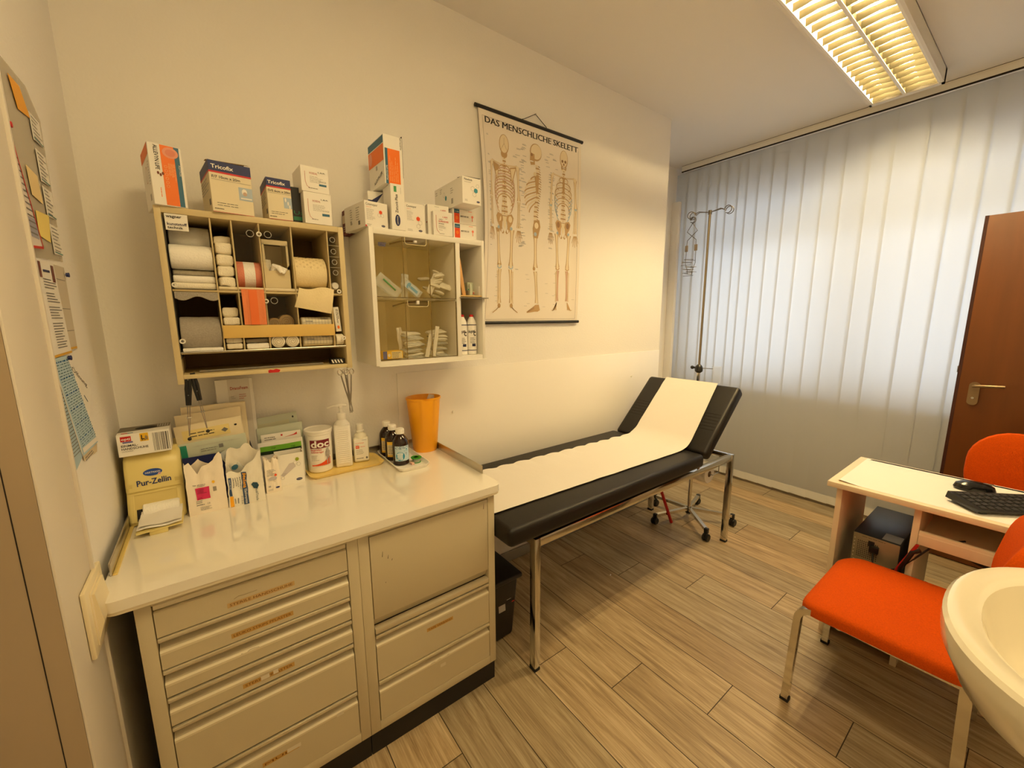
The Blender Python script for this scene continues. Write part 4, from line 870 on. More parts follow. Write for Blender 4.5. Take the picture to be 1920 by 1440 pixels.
def al2L(m, F): m.frect(F, .0, .080, .148, .135, ORANGE); m.frect(F, .0, .138, .148, .162, BLUEG); m.fell(F, .022, .110, .016, .022, SKIN, off=.0009); m.frect(F, .07, .06, .085, .075, LGREYT); m.ftext(F, .050, .012, .085, .010, 'ALLEVYN LIFE', BLACKT, rot=.3, bold=.02)
b = carton('dressing_box', 'white and orange dressing box with open lid standing on the tall narrow box', 'box', (.827, -.238, ZD+.161), math.radians(2), .071, .150, .166, front=al2, left=al2L)
m = MB(); m.box((.071, .002, .03), (.0725, .04, .172), mat('dark_slot', (30, 26, 24), .8)); m.build('open_flap', b)
b = carton('blue_corner_box', 'white box with dark blue corner under the white and orange box', 'box', (.795, -.135, ZD), math.radians(-8), .085, .10, .154, front=lambda m, F: (m.fpoly(F, [(.0, .112), (.058, .152), (.03, .112)], NAVY), m.frect(F, .0, .110, .03, .122, NAVY)))
def st(m, F):
    RB = mat('red_brown_print', (180, 60, 44), .6); m.fstroke(F, [(.012, .075), (.012, .03), (.015, .018), (.024, .010)], .0014, RB)
    m.ftext(F, .040, .068, .022, .005, 'L&R', REDP); m.fine(F, .05, .0635, .016, 1, .004, LGREYT); m.ftext(F, .024, .058, .016, .004, 'NEU', BLACKT); m.ftext(F, .022, .050, .042, .0062, 'SUPRASORB', REDP, bold=.01); m.fine(F, .022, .043, .032, 1, .004, GREYT, h=.0025); m.fine(F, .022, .036, .038, 3, .0045, LGREYT); m.fine(F, .022, .02, .02, 1, .004, LGREYT); m.fine(F, .024, .006, .03, 1, .004, GREYT)
carton('sterile_pack', 'front white sterile pack with thin red line, right of the open plaster box', 'box', (1.006, -.252, ZD), math.radians(-2), .083, .02, .090, front=st)
for i in range(4):
    carton('sterile_pack', ['second', 'third', 'fourth', 'rearmost'][i]+' white sterile pack in the row behind the one with the red line', 'box', (.994-.004*i, -.228+.024*i, ZD), math.radians(-4), .09, .021, .118+.002*i, front=(lambda m, F: (m.ftext(F, .056, .098, .022, .005, 'L&R', REDP), m.fine(F, .03, .11, .03, 1, .004, LGREYT), m.fine(F, .066, .092, .016, 1, .004, LGREYT))) if i == 0 else None, left=lambda m, F: m.fine(F, .004, .05, .014, 1, .004, REDP, h=.004))
def om(m, F): m.frect(F, .005, .002, .029, .040, REDO); m.frect(F, .005, .040, .029, .055, BLUEG); m.ftext(F, .034, .027, .036, .006, 'MEPORE US', BLACKT, bold=.01); m.ftext(F, .008, .044, .018, .004, 'DermaPlast', WHITE, off=.001); m.fell(F, .088, .032, .005, .005, mat('coral_mark', (240, 130, 100), .5)); m.fstroke(F, [(.088, .03), (.088, .014)], .003, MATS['coral_mark']); m.fine(F, .07, .05, .028, 1, .004, MATS['coral_mark'], h=.002); m.fell(F, .017, .022, .007, .007, ORANGE, .0008)
carton('tape_box', 'lower white box with orange block of the stacked pair, right end of the flap cabinet', 'box', (1.099, -.243, ZD), math.radians(-3), .106, .10, .0565, front=om, group='stacked pair with orange blocks'); carton('tape_box', 'upper white box with orange block of the stacked pair, right end of the flap cabinet', 'box', (1.098, -.243, ZD+.0572), math.radians(-3), .106, .10, .0565, front=om, group='stacked pair with orange blocks')
carton('flat_box', 'flat white box lying behind the sterile packs under the large bandage box', 'box', (1.015, -.118, ZD+.0), 0, .13, .10, .136)
def pt(m, F): m.ftext(F, .008, .085, .036, .007, 'Pütterbinde', BLACKT, bold=.01); m.fine(F, .009, .078, .03, 1, .004, LGREYT); hexes(m, F, .060, .052, .0095, (TEAL, None, None), ((0, 0), (-1.5, .6), (-.7, -1.5))); m.fell(F, .068, .070, .0075, .0075, LGREYT, ring=.001, n=6); oval_mark(m, F, .070, .012, .015); m.fine(F, .010, .014, .014, 2, .004, LGREYT)
def ptL(m, F): m.fell(F, .10, .045, .008, .010, TEAL, n=6); m.fell(F, .085, .06, .009, .011, LGREYT, ring=.001, n=6); m.frect(F, .145, .014, .160, .034, LGREYT); m.fine(F, .14, .07, .025, 3, .008, LGREYT); m.fine(F, .05, .085, .02, 3, .007, LGREYT); m.fine(F, .01, .08, .02, 2, .008, LGREYT)
b = carton('bandage_carton', 'large white bandage box with teal hexagon lying on top of the right hand boxes', 'box', (1.094, -.330, ZD+.1150), math.radians(0), .084, .235, .098, front=pt, left=ptL)
m = MB(); m.surf(lambda u, v: (.006+.080*u, .002+.05*v, .0985+.006*v+.003*u), 4, 3, mat('dark_lid', (40, 38, 36), .8)); m.build('open_lid', b)

# ================================================================== POSTER
ps = thing('anatomy_poster', 'large poster of three human skeletons between black rails on the back wall', 'poster', (0, 0, 0))
PP = mat('poster_paper', (236, 226, 212), .45); px0, px1, pz0, pz1 = 1.372, 2.056, 1.392, 2.386
def pf(a, b, off=0):
    u, v = a/(px1-px0), b/(pz1-pz0); curl = .028*math.exp(-((u)/.10)**2)*math.sin(PI*min(1, max(0, v))) + .012*math.exp(-((1-u)/.06)**2)*math.sin(PI*min(1, max(0, v)))**.5
    return Vector((px0+a+(.012*math.exp(-(u/.15)**2)*math.sin(PI*min(1, max(0, v)))), -.012-curl-off, pz0+b))
PF = Fr(pf, True); PWd, PHt = px1-px0, pz1-pz0
m = MB(); m.surf(lambda i, j: pf(i*PWd, j*PHt, 0), 60, 20, PP); 
LN_ = mat('poster_line', (120, 110, 100), .6)
for a in ((.02, .012, .0212, PHt-.03), (PWd-.0212, .012, PWd-.02, PHt-.05)): m.frect(PF, *a, LN_)
m.frect(PF, .02, .012, PWd-.02, .0132, LN_); m.frect(PF, .02, PHt-.0312, PWd-.02, PHt-.03, LN_)
BN = mat('bone_tan', (190, 156, 108), .6); BN2 = mat('bone_light', (232, 216, 184), .6); BN3 = mat('bone_shadow', (150, 116, 80), .6); CART = mat('cartilage_blue', (170, 188, 200), .6); PKB = mat('bone_pink', (206, 170, 150), .6)
def bone(P, Q, w, m, k1=1.8, mt=BN2, q=.0007):
    dx, dy = Q[0]-P[0], Q[1]-P[1]; n = 9; L_ = []
    for i in range(n):
        t = i/(n-1); ww = w*(1+(k1-1)*(abs(2*t-1)**4))
        L_.append(((P[0]+dx*t, P[1]+dy*t), ww))
    for o_, sc_, mm in ((0, 1.35, BN), (.0002, .8, mt)):
        l = math.hypot(dx, dy); pts = []
        for (x, y), ww in L_: pts.append(PF.f(x-dy/l*ww/2*sc_, y+dx/l*ww/2*sc_, q+o_)); pts.append(PF.f(x+dy/l*ww/2*sc_, y-dx/l*ww/2*sc_, q+o_))
        m.add(pts, [(2*i, 2*i+2, 2*i+3, 2*i+1)[::-1] for i in range(n-1)], mm)
def hand(m, x, y, d, s_):
    for k in range(5):
        a = -PI/2+(k-2)*.16*d; l = .055*s_*(1, 1.15, 1.2, 1.1, .8)[k]*(1 if k else .8)
        m.fstroke(PF, [(x+.004*(k-2)*d, y), (x+.004*(k-2)*d+math.cos(a)*l*.5, y+math.sin(a)*l*.5), (x+.004*(k-2)*d+math.cos(a)*l, y+math.sin(a)*l)], .0045, BN, .0008, w2=.0025)
def skeleton(m, cx, top, kind):
    S_ = .86                                   # figure height
    Y = lambda f: top-f*S_
    tint = {'back': PKB, 'front': BN2}[kind]
    m.fell(PF, cx, Y(.055), .030, .046, BN, .0007); m.fell(PF, cx, Y(.052), .0265, .041, BN2, .0009)
    m.fell(PF, cx, Y(.105), .020, .020, BN, .0007)
    if kind == 'front':
        for s in (-1, 1): m.fell(PF, cx+s*.011, Y(.068), .0078, .0075, BN3, .0011)
        m.fell(PF, cx, Y(.085), .0045, .007, BN3, .0011); m.frect(PF, cx-.010, Y(.108), cx+.010, Y(.102), WHITE, .0011); m.frect(PF, cx-.012, Y(.106), cx+.012, Y(.1045), BN3, .0013); m.fell(PF, cx, Y(.122), .014, .008, BN2, .0009)
    else: m.fstroke(PF, [(cx, Y(.02)), (cx, Y(.05)), (cx-.02, Y(.085))], .0012, BN3, .0012); m.fstroke(PF, [(cx, Y(.05)), (cx+.02, Y(.085))], .0012, BN3, .0012)
    for i in range(24):
        f = .125+i*.0137; w = .010+.006*i/24+(.004 if i > 18 else 0); m.frect(PF, cx-w, Y(f+.010), cx+w, Y(f), BN if i % 2 else BN2, .0010+(.0002*(i % 2)))
        m.fstroke(PF, [(cx, Y(f)), (cx, Y(f+.006))], .004, BN3, .0014)
    for s in (-1, 1):
        for i in range(11):
            f0 = .165+i*.0155; wr = .86*(.038, .052, .062, .069, .073, .076, .077, .077, .075, .070, .060)[i]; dr = .018+.004*i
            pts = [(cx+s*wr*math.sin(t), Y(f0)-dr*(1-math.cos(t))*.9) for t in [j*PI*.78/9 for j in range(10)]]
            m.fstroke(PF, pts, .0052, tint if i % 2 else BN, .0012, w2=.0035)
            if kind == 'front' and i > 4: m.fstroke(PF, pts[-4:], .005, CART, .0015)
        # collar bone, shoulder blade
        bone((cx+s*.010, Y(.166)), (cx+s*.080, Y(.156)), .0045, m); m.fell(PF, cx+s*.084, Y(.166), .0095, .011, BN2, .0021, n=14)
        if kind == 'back': m.fpoly(PF, [(cx+s*.034, Y(.172)), (cx+s*.078, Y(.160)), (cx+s*.048, Y(.262))][::s], BN, .0017); m.fpoly(PF, [(cx+s*.039, Y(.178)), (cx+s*.070, Y(.170)), (cx+s*.048, Y(.245))][::s], BN2, .0019)
        sx = cx+s*.086; ex = cx+s*.093; wx = cx+s*.092
        bone((sx, Y(.165)), (ex, Y(.345)), .0085, m, 2.0); bone((ex-s*.004, Y(.350)), (wx-s*.008, Y(.50)), .005, m, 1.8); bone((ex+s*.004, Y(.350)), (wx+s*.004, Y(.50)), .005, m, 1.8)
        if kind == 'front': m.fell(PF, ex, Y(.347), .009, .006, CART, .0012)
        hand(m, wx, Y(.515), s, .95)
        # pelvis
        pl = [(cx+s*.006, Y(.455)), (cx+s*.020, Y(.435)), (cx+s*.046, Y(.428)), (cx+s*.058, Y(.448)), (cx+s*.050, Y(.48)), (cx+s*.034, Y(.505)), (cx+s*.030, Y(.53)), (cx+s*.012, Y(.545)), (cx+s*.004, Y(.535)), (cx+s*.018, Y(.51)), (cx+s*.016, Y(.48))]
        m.fpoly(PF, pl[::s], BN, .0014); m.fell(PF, cx+s*.036, Y(.458), .012, .016, BN3 if kind == 'front' else BN2, .0017); m.fell(PF, cx+s*.018, Y(.527), .006, .009, PP, .0018)
        hx = cx+s*.048; kx = cx+s*.038; ax_ = cx+s*.040
        m.fell(PF, hx-s*.006, Y(.51), .008, .008, CART, .0016)
        bone((hx, Y(.515)), (kx, Y(.725)), .012, m, 1.9); m.fell(PF, kx, Y(.733), .015, .010, CART if kind == 'back' else BN, .0013); m.fell(PF, kx, Y(.73), .009, .008, BN2, .0016)
        bone((kx-s*.003, Y(.747)), (ax_-s*.002, Y(.945)), .010, m, 1.7, PKB if kind == 'front' else BN2); bone((kx+s*.012, Y(.757)), (ax_+s*.008, Y(.95)), .0045, m, 1.6)
        if kind == 'front':
            for k in range(5): m.fstroke(PF, [(ax_+s*.002, Y(.955)), (ax_+s*(.006+.006*k), Y(.99)-.004*k), (ax_+s*(.004+.009*k), Y(1.005))], .0045, BN, .0012)
        else:
            m.fell(PF, ax_, Y(.962), .010, .012, BN, .0012)
            for k in range(5): m.fstroke(PF, [(ax_, Y(.965)), (ax_+s*.016, Y(.985)), (ax_+s*(.026+.004*k), Y(.992+.003*k))], .004, BN, .0013)
    m.fpoly(PF, [(cx-.014, Y(.445)), (cx+.014, Y(.445)), (cx+.007, Y(.50)), (cx, Y(.515)), (cx-.007, Y(.50))], BN2, .0016)
    if kind == 'front': m.fpoly(PF, [(cx-.007, Y(.165)), (cx+.007, Y(.165)), (cx+.008, Y(.245)), (cx, Y(.265)), (cx-.008, Y(.245))], BN, .0018)
def side_skeleton(m, cx, top):
    S_ = .86; Y = lambda f: top-f*S_
    m.fell(PF, cx+.004, Y(.048), .040, .042, BN, .0007); m.fell(PF, cx+.006, Y(.045), .036, .036, BN2, .0009); m.fpoly(PF, [(cx-.034, Y(.055)), (cx-.006, Y(.06)), (cx-.002, Y(.118)), (cx-.030, Y(.125)), (cx-.036, Y(.10))], BN, .0010)
    m.fell(PF, cx-.024, Y(.066), .007, .008, BN3, .0012); m.frect(PF, cx-.034, Y(.106), cx-.012, Y(.100), WHITE, .0013)
    cvx = lambda f: cx+.012+.010*math.sin((f-.12)*16)
    for i in range(25):
        f = .118+i*.0140; x = cvx(f); m.frect(PF, x-.011, Y(f+.010), x+.011, Y(f), BN if i % 2 else BN2, .0010); m.fstroke(PF, [(x+.009, Y(f+.004)), (x+.020, Y(f+.010))], .004, BN3 if i % 3 == 0 else BN, .0012)
    for i in range(11):
        f0 = .175+i*.0155; w = (.05, .068, .080, .088, .092, .092, .090, .085, .078, .065, .05)[i]
        m.fstroke(PF, [(cvx(f0)-w*math.sin(t*.5)*1.0, Y(f0)-(.030+.003*i)*t/PI) for t in [j*PI/8 for j in range(9)]], .0062, BN2 if i % 2 else BN, .0013)
    m.fpoly(PF, [(cx-.006, Y(.168)), (cx+.026, Y(.175)), (cx+.022, Y(.27)), (cx+.008, Y(.29))], BN, .0017); m.fell(PF, cx-.002, Y(.172), .011, .010, BN2, .0019)
    m.fpoly(PF, [(cx-.006, Y(.44)), (cx+.030, Y(.435)), (cx+.038, Y(.475)), (cx+.020, Y(.545)), (cx-.010, Y(.545)), (cx-.016, Y(.49))], BN, .0015); m.fell(PF, cx+.010, Y(.47), .014, .016, BN2, .0017); m.fell(PF, cx+.002, Y(.522), .010, .010, CART, .0019)
    bone((cx+.004, Y(.53)), (cx+.004, Y(.725)), .013, m, 1.9); m.fell(PF, cx-.006, Y(.732), .009, .010, BN, .0014); bone((cx+.003, Y(.748)), (cx+.014, Y(.945)), .011, m, 1.7); bone((cx+.013, Y(.757)), (cx+.022, Y(.95)), .005, m, 1.5)
    m.fpoly(PF, [(cx+.038, Y(.99)), (cx+.030, Y(.955)), (cx+.004, Y(.957)), (cx-.030, Y(.985)), (cx-.058, Y(1.0)), (cx-.056, Y(1.008)), (cx, Y(1.0)), (cx+.02, Y(1.0))], BN, .0014)
    for k in range(4): m.fstroke(PF, [(cx-.004, Y(.966+.005*k)), (cx-.05, Y(.996+.002*k))], .0015, BN3, .0017)
tz = 2.303-pz0
skeleton(m, 1.520-px0, tz, 'back'); side_skeleton(m, 1.722-px0, tz+.002); skeleton(m, 1.928-px0, tz+.016, 'front')
for q_ in (0, .0012, .0022): m.ftext(PF, .034+q_, PHt-.058, .624, .028, 'DAS MENSCHLICHE SKELETT', BLACKT, off=.001+q_*.1)
for cx in (1.520, 1.722, 1.928):
    for s in (-1, 1):
        for k in range(26):
            f = R.uniform(.02, .62); l = R.uniform(.018, .03); x = cx-px0+s*R.uniform(.055 if f < .13 else .105, .115)
            if cx < 1.6 and s < 0: x = cx-px0+s*.11; l *= .6
            if x < .03 or x+l > PWd-.03: continue
            m.frect(PF, x, tz-f*.86, x+l, tz-f*.86+.0022, LGREYT, .0005)
            if k % 2: m.frect(PF, x, tz-f*.86+.004, x+l*.8, tz-f*.86+.0055, LGREYT, .0005)
    for k in range(8):
        f = R.uniform(.70, .98); x = cx-px0+R.choice((-1, 1))*R.uniform(.055, .08); m.frect(PF, x, tz-f*.86, x+.02, tz-f*.86+.0015, LGREYT, .0005)
m.build('sheet', ps)
m = MB(); m.lathe([(.0085, 0), (.0085, .714)], BLACK, (1.356, -.012, 2.391), 14, 0); m.build('top_rail', ps)
m = MB(); m.lathe([(.0085, 0), (.0085, .705)], BLACK, (1.362, -.012, 1.388), 14, 0); m.build('bottom_rail', ps)
m = MB(); m.tube([(1.625, -.016, 2.395), (1.645, -.018, 2.402), (1.728, -.006, 2.450), (1.795, -.018, 2.398)], .0018, BLACK, 6); m.cyl((1.728, -.010, 2.450), .003, .010, STEELD, ax=1, seg=10); m.build('hanging_cord', ps)

# ================================================================== ON THE WORKTOP
WZ = .8203
ds = thing('tissue_dispenser', 'yellowed plastic swab dispenser in the left corner of the worktop', 'dispenser', (.0185, 0, WZ))
PZ = mat('yellowed_plastic', (232, 214, 140), .35); wd = .131
m = MB()
prof = [(-.03, .003), (-.232, .003), (-.234, .012), (-.196, .088), (-.200, .094), (-.186, .160), (-.170, .190), (-.150, .2005), (-.03, .2005)]
def side(x, q): return [(x, a, b) for a, b in q]
n = len(prof)
for xs in ((0, .012), (.012, wd-.012), (wd-.012, wd)):
    pass
def pr_scaled(x, k):
    cy, cz = -.12, .10; return [(x, cy+(a-cy)*k, cz+(b-cz)*(k if b > .01 else 1)) for a, b in prof]
rows = [pr_scaled(0, .90), pr_scaled(.003, .96), pr_scaled(.010, 1), pr_scaled(wd-.010, 1), pr_scaled(wd-.003, .96), pr_scaled(wd, .90)]
m.add([p for r_ in rows for p in r_], [(i*n+k, (i+1)*n+k, (i+1)*n+(k+1) % n, i*n+(k+1) % n)[::-1] for i in range(5) for k in range(n)]+[tuple(range(n)), tuple(5*n+k for k in range(n))[::-1]], PZ)
Vd = Vector((0, .014, .066)).normalized(); F = plan((.0, -.200, .094), (1, 0, 0), (0, .014, .066))
m.fell(F, .064, .050, .022, .0105, mat('royal_blue', (20, 70, 160), .4), .0012); m.ftext(F, .047, .047, .034, .0058, 'HARTMANN', WHITE, off=.0018); m.fell(F, .079, .0425, .004, .0032, WHITE, .0018); m.frect(F, .076, .0415, .082, .0435, REDP, .0022)
m.ftext(F, .026, .014, .078, .0165, 'Pur-Zellin', mat('navy_lettering', (14, 40, 104), .4), rot=.03, bold=.02, off=.0012)
for x in (.004, .112): m.frect(F, x, .012, x+.011, .022, mat('moulded_mark', (214, 194, 120), .5), .0010)
m.build('housing', ds)
m = MB(); F = plan((0, -.2335, .012), (1, 0, 0), (0, .038, .076)); m.frect(F, .016, .036, .116, .080, mat('recess_panel', (218, 198, 124), .4), .0012); m.frect(F, .020, .002, .118, .036, mat('dark_slot', (30, 26, 24), .8), .001)
for a in ((.014, .0, .017, .082), (.114, .0, .118, .082), (.014, .079, .118, .082)): m.frect(F, *a, PZ, .004)
m.build('front_recess', ds)
m = MB(); m.cyl((.034, -.214, .034), .022, .084, GAUZE2, ax=0, bev=.002); m.build('swab_roll', ds)
m = MB(); m.add([(.022, -.205, .020), (.126, -.205, .020), (.126, -.318, .0165), (.026, -.330, .0165), (.022, -.205, .0165), (.126, -.205, .0165), (.126, -.318, .013), (.026, -.330, .013)], [(0, 1, 2, 3)[::-1], (4, 5, 6, 7), (0, 3, 7, 4), (1, 5, 6, 2), (2, 6, 7, 3)], PZ)
m.box((.052, -.322, .0), (.092, -.23, .013), PZ, .001); m.box((.022, -.225, 0), (.126, -.205, .016), PZ); m.build('tray', ds)
m = MB(); m.surf(lambda u, v: (.028+.094*u+.004*v*(u-.5), -.212-.108*v, .0225+.006*(1-v)+.0018*math.sin(u*8+v*6)+.0012*math.sin(v*17)), 20, 16, GAUZE2); m.surf(lambda u, v: (.030+.094*u, -.212-.104*v, .0285+.010*(1-v)**2+.0018*math.sin(u*7+2+v*5)), 16, 12, WHITE2); o = m.build('swab_sheet', ds)
def gl_f(m, F):
    m.frect(F, .008, .045, .031, .060, REDP); m.ftext(F, .010, .049, .019, .007, 'opti', WHITE, off=.001, bold=.02); m.frect(F, .012, .040, .034, .0445, mat('violet_bar', (110, 110, 170), .5))
    m.ftext(F, .008, .029, .036, .0062, 'EINMAL-', BLACKT, bold=.015); m.ftext(F, .008, .020, .058, .0062, 'HANDSCHUHE', BLACKT, bold=.015); m.ftext(F, .008, .014, .024, .003, 'LATEXFREI', GREYT)
    m.frect(F, .050, .040, .069, .064, YEL); m.ftext(F, .053, .046, .007, .013, 'L', BLACKT, bold=.03, off=.001); m.ftext(F, .053, .0415, .009, .0035, '8-9', BLACKT, off=.001)
    for k in range(4): m.fine(F, .0625+k*.0015, .044, .015, 1, .002, GREYT, h=.001, rot=PI/2, off=.001)
    x = .078
    while x < .114: w_ = R.choice((.001, .0015, .0022, .003)); m.frect(F, x, .006, x+w_, .061, GREYT if w_ < .002 else mat('dark_grey_bars', (92, 88, 86), .6)); x += w_+R.choice((.001, .0015, .0022))
def gl_t(m, F):
    m.fpoly(F, [(0, .03), (.117, .05), (.117, .10), (0, .10)], mat('grey_photo_print', (116, 108, 92), .6)); m.fell(F, .062, .062, .026, .020, mat('dark_slot', (30, 26, 24), .8), .001)
    for k in range(5): m.frect(F, .086+k*.006, .055, .089+k*.006, .095, LGREYT, .0008)
    m.frect(F, .010, .008, .024, .018, REDP); m.frect(F, .024, .008, .036, .016, BLUEG)
carton('glove_box', 'disposable glove box lettered in German lying on top of the swab dispenser', 'box', (.0165, -.192, WZ+.2015), math.radians(1), .117, .10, .066, front=gl_f, top=gl_t)
# paper bag with pink label
def bag(name, label, loc, w, h, d, mt, topf, seed, art=None, rz=0, amp=.003, back=None):
    m = MB(); L_ = []
    def P(s, t, off=0):      # s around 0..1 (0 front left .. ), t height 0..1
        hh = topf(s)*h; z = t*hh
        per = [(-.5, -.5), (.5, -.5), (.5, .5), (-.5, .5)]; q = s*4; i = int(q) % 4; f = q-int(q); a, b = per[i], per[(i+1) % 4]
        x = a[0]+(b[0]-a[0])*f; y = a[1]+(b[1]-a[1])*f; k = 1-.75*t**1.6
        nz = noise.noise(Vector((x*6, y*3+seed, z*40)))*amp*min(1, t*2.2+.1); n2_ = noise.noise(Vector((x*9+4, seed, z*60)))*amp*min(1, t*2)
        return Vector((x*w*(1-.03*t)+n2_*.6, y*d*k+nz-(off if i == 0 else 0), z))
    NS, NT = 64, 18
    m.surf(lambda u, v: P(u, v), NS, NT, mt, cu=True)
    m.add([P(k/4, 0) for k in range(4)], [(0, 3, 2, 1)], mt)
    if art:
        Fb = Fr(lambda a, b, off=0: P(min(.2499, max(0, a/w))*1.0 if a/w < 0 else min(.2499, a/w*.25), min(1, b/(h*max(.2, topf(a/w*.25)))), off+.0012), True); art(m, Fb)
    o = m.build(name, ang=1.0, loc=loc, rz=rz); return o
def pk(m, F):
    PKL = mat('magenta_label', (216, 40, 96), .5)
    m.frect(F, .022, .045, .056, .082, PKL); m.fine(F, .025, .076, .026, 4, .004, mat('dark_magenta', (130, 20, 60), .5), h=.0015, off=.001); m.fine(F, .025, .050, .016, 2, .004, mat('dark_magenta', (130, 20, 60), .5), h=.0015, off=.001)
    m.ftext(F, .016, .090, .008, .0035, 'Tiba', BLACKT, bold=.02); m.fine(F, .026, .090, .028, 2, .004, GREYT, h=.0015); m.fell(F, .068, .093, .0042, .0045, YEL, .001); m.frect(F, .064, .064, .074, .078, mat('code_grey', (150, 140, 124), .6))
    m.fine(F, .020, .040, .018, 2, .005, GREYT, h=.002); m.ftext(F, .046, .028, .008, .005, 'CE', GREYT); m.fine(F, .020, .028, .024, 1, .004, GREYT, h=.0025); m.fine(F, .028, .020, .032, 3, .004, LGREYT)
PB = mat('white_paper_bag', (244, 232, 214), .7, bump=.3, bscale=80)
def tp1(s):
    q = s*4
    if q < 1: return .88+.05*math.sin(q*9)-.22*max(0, 1-abs(q-.30)/.16)+.12*max(0, 1-abs(q-.95)/.2)
    if q < 2: return .98
    if q < 3: return .95-.12*abs(math.sin((q-2)*5))
    return .92
tag(bag('paper_bag', '', (.2045, -.222, WZ), .098, .176, .056, PB, tp1, 3, pk, math.radians(2)), 'torn white paper bag with magenta label on the worktop', 'bag')
FILM = mat('milky_film_bag', (240, 234, 220), .3, bump=.2, bscale=90)
def be(m, F):
    NB = mat('slate_blue_print', (44, 74, 116), .5)
    m.frect(F, .004, .036, .012, .092, NB); m.frect(F, .004, .001, .014, .034, mat('amber_print', (250, 176, 20), .5)); m.ftext(F, .0065, .088, .030, .004, 'steril 10x10', WHITE, rot=-PI/2, off=.0022)
    m.frect(F, .040, .001, .054, .104, NB); m.ftext(F, .0438, .101, .046, .0085, 'BeeSana', mat('amber_print', (250, 176, 20), .5), rot=-PI/2, bold=.02, off=.0022); m.ftext(F, .0445, .052, .048, .0075, 'Vlieskompresse', WHITE, rot=-PI/2, off=.0022)
    for k, l in enumerate((.045, .04, .03, .035)): m.fine(F, .034-k*.006, .090, l, 1, .003, GREYT, h=.002, rot=-PI/2)
    m.ftext(F, .0335, .030, .026, .006, '10 x 10 cm', GREYT, rot=-PI/2); m.fine(F, .024, .026, .02, 1, .003, GREYT, h=.003, rot=-PI/2); m.fine(F, .017, .026, .02, 1, .003, GREYT, h=.002, rot=-PI/2)
    m.fpoly(F, [(.064, .062), (.070, .068), (.082, .065), (.086, .056), (.080, .046), (.070, .048), (.068, .056)], mat('petrol_flower', (32, 70, 92), .5), .0014); m.ftext(F, .0745, .052, .046, .007, 'MediTrade', mat('petrol_flower', (32, 70, 92), .5), rot=-PI/2, off=.0024)
def tp2(s):
    q = s*4
    if q < 1: return .64+.03*math.sin(q*14)+.36*max(0, q-.45)/.55
    if q < 2: return 1.0-.05*math.sin((q-1)*6)
    if q < 3: return 1.0+.12*math.sin((q-2)*PI)-.05*math.sin((q-2)*13)
    return .78-.1*(q-3)
tag(bag('film_bag', '', (.3075, -.225, WZ), .100, .168, .060, FILM, tp2, 9, be, math.radians(-3), amp=.005), 'half open compress bag with blue stripe and yellow lettering on the worktop', 'bag')
sachet('loose_wrap', 'loose clear sachet with grey print sticking out of the compress bag', 'sachet', (.297, -.205, WZ+.10), .034, .082, .01, (math.radians(-8), math.radians(-28), 0), POLY, 41, extra=lambda m, F, w, h: (m.fine(F, -.008, .062, .02, 3, .005, GREYT, h=.002), m.fell(F, -.004, .02, .010, .008, BLUEG, .001)))
def wp(m, F):
    m.fine(F, .006, .078, .030, 5, .0045, LGREYT, h=.002); m.ftext(F, .006, .060, .016, .003, 'steril', GREYT); m.fell(F, .032, .060, .0042, .0045, REDO, .001, n=6); m.fell(F, .022, .049, .014, .006, mat('lilac_grey', (190, 184, 186), .6), .001); m.fell(F, .028, .042, .004, .0045, LGREYT, .0012, ring=.0007, n=6); m.frect(F, .007, .020, .014, .026, LGREYT); m.fell(F, .034, .016, .0065, .003, NAVY, .001); m.fine(F, .005, .012, .016, 2, .004, LGREYT)
def tp3(s): q = s*4; return (.93+.06*math.sin(q*11)+.04*math.sin(q*23)) if q < 1 else .98-.05*math.sin(q*8)
tag(bag('small_paper_pouch', '', (.386, -.187, WZ), .046, .122, .036, PB, tp3, 17, wp, math.radians(4)), 'small crumpled white pouch with red hexagon in front of the open dressing box', 'pouch')
def hx(m, F):
    m.fell(F, .068, .092, .0068, .0075, mat('olive_hexagon', (150, 164, 30), .5), n=6); m.fell(F, .061, .080, .0068, .0075, LGREYT, ring=.0009, n=6); m.fell(F, .072, .073, .0068, .0075, LGREYT, ring=.0009, n=6)
    m.fpoly(F, [(.012, .040), (.022, .034), (.062, .066), (.056, .082), (.042, .080)], mat('pale_lilac', (206, 198, 198), .6)); m.fpoly(F, [(.014, .040), (.022, .036), (.032, .046), (.022, .050)], mat('lilac_grey', (190, 184, 186), .6), .0009); m.fell(F, .018, .030, .006, .0068, LGREYT, ring=.0009, n=6); oval_mark(m, F, .070, .016, .020)
bx = carton('dressing_carton', 'open white box with olive hexagon holding upright dressings on the worktop', 'box', (.402, -.166, WZ), math.radians(-3), .088, .055, .116, front=hx, open_top=True)
UG = mat('urgo_green', (110, 176, 44), .5)
def ug(m, F, w, h): m.frect(F, -w*.46, h*.78, w*.46, h*.90, UG, .0008); m.frect(F, -w*.46, h*.70, w*.46, h*.78, mat('dark_green_band', (24, 48, 24), .5), .0008); m.ftext(F, -w*.22, h*.83, .014, .006, 'Urgo', BLACKT, off=.0015); m.ftext(F, w*.22, h*.80, .014, .006, 'Urgo', BLACKT, off=.0015)
sachet('wound_dressing', 'flat dressing packet with green band standing behind the olive hexagon box', 'packet', (.432, -.100, WZ), .145, .152, .006, (math.radians(-2), 0, 0), WHITE2, 51, extra=ug, amp=.0015)
sachet('wound_dressing', 'narrow white and red packet standing behind the one with the green band', 'packet', (.438, -.085, WZ), .13, .176, .005, (math.radians(-3), 0, 0), WHITE2, 52, extra=lambda m, F, w, h: (m.fpoly(F, [(.005, h*.89), (.052, h*.92), (.052, h*.97), (.04, h*.93)], REDP, .001), m.ftext(F, -.002, h*.93, .006, .006, 'I', REDP), m.fine(F, -.055, h*.92, .05, 2, .007, GREYT)), amp=.0015)
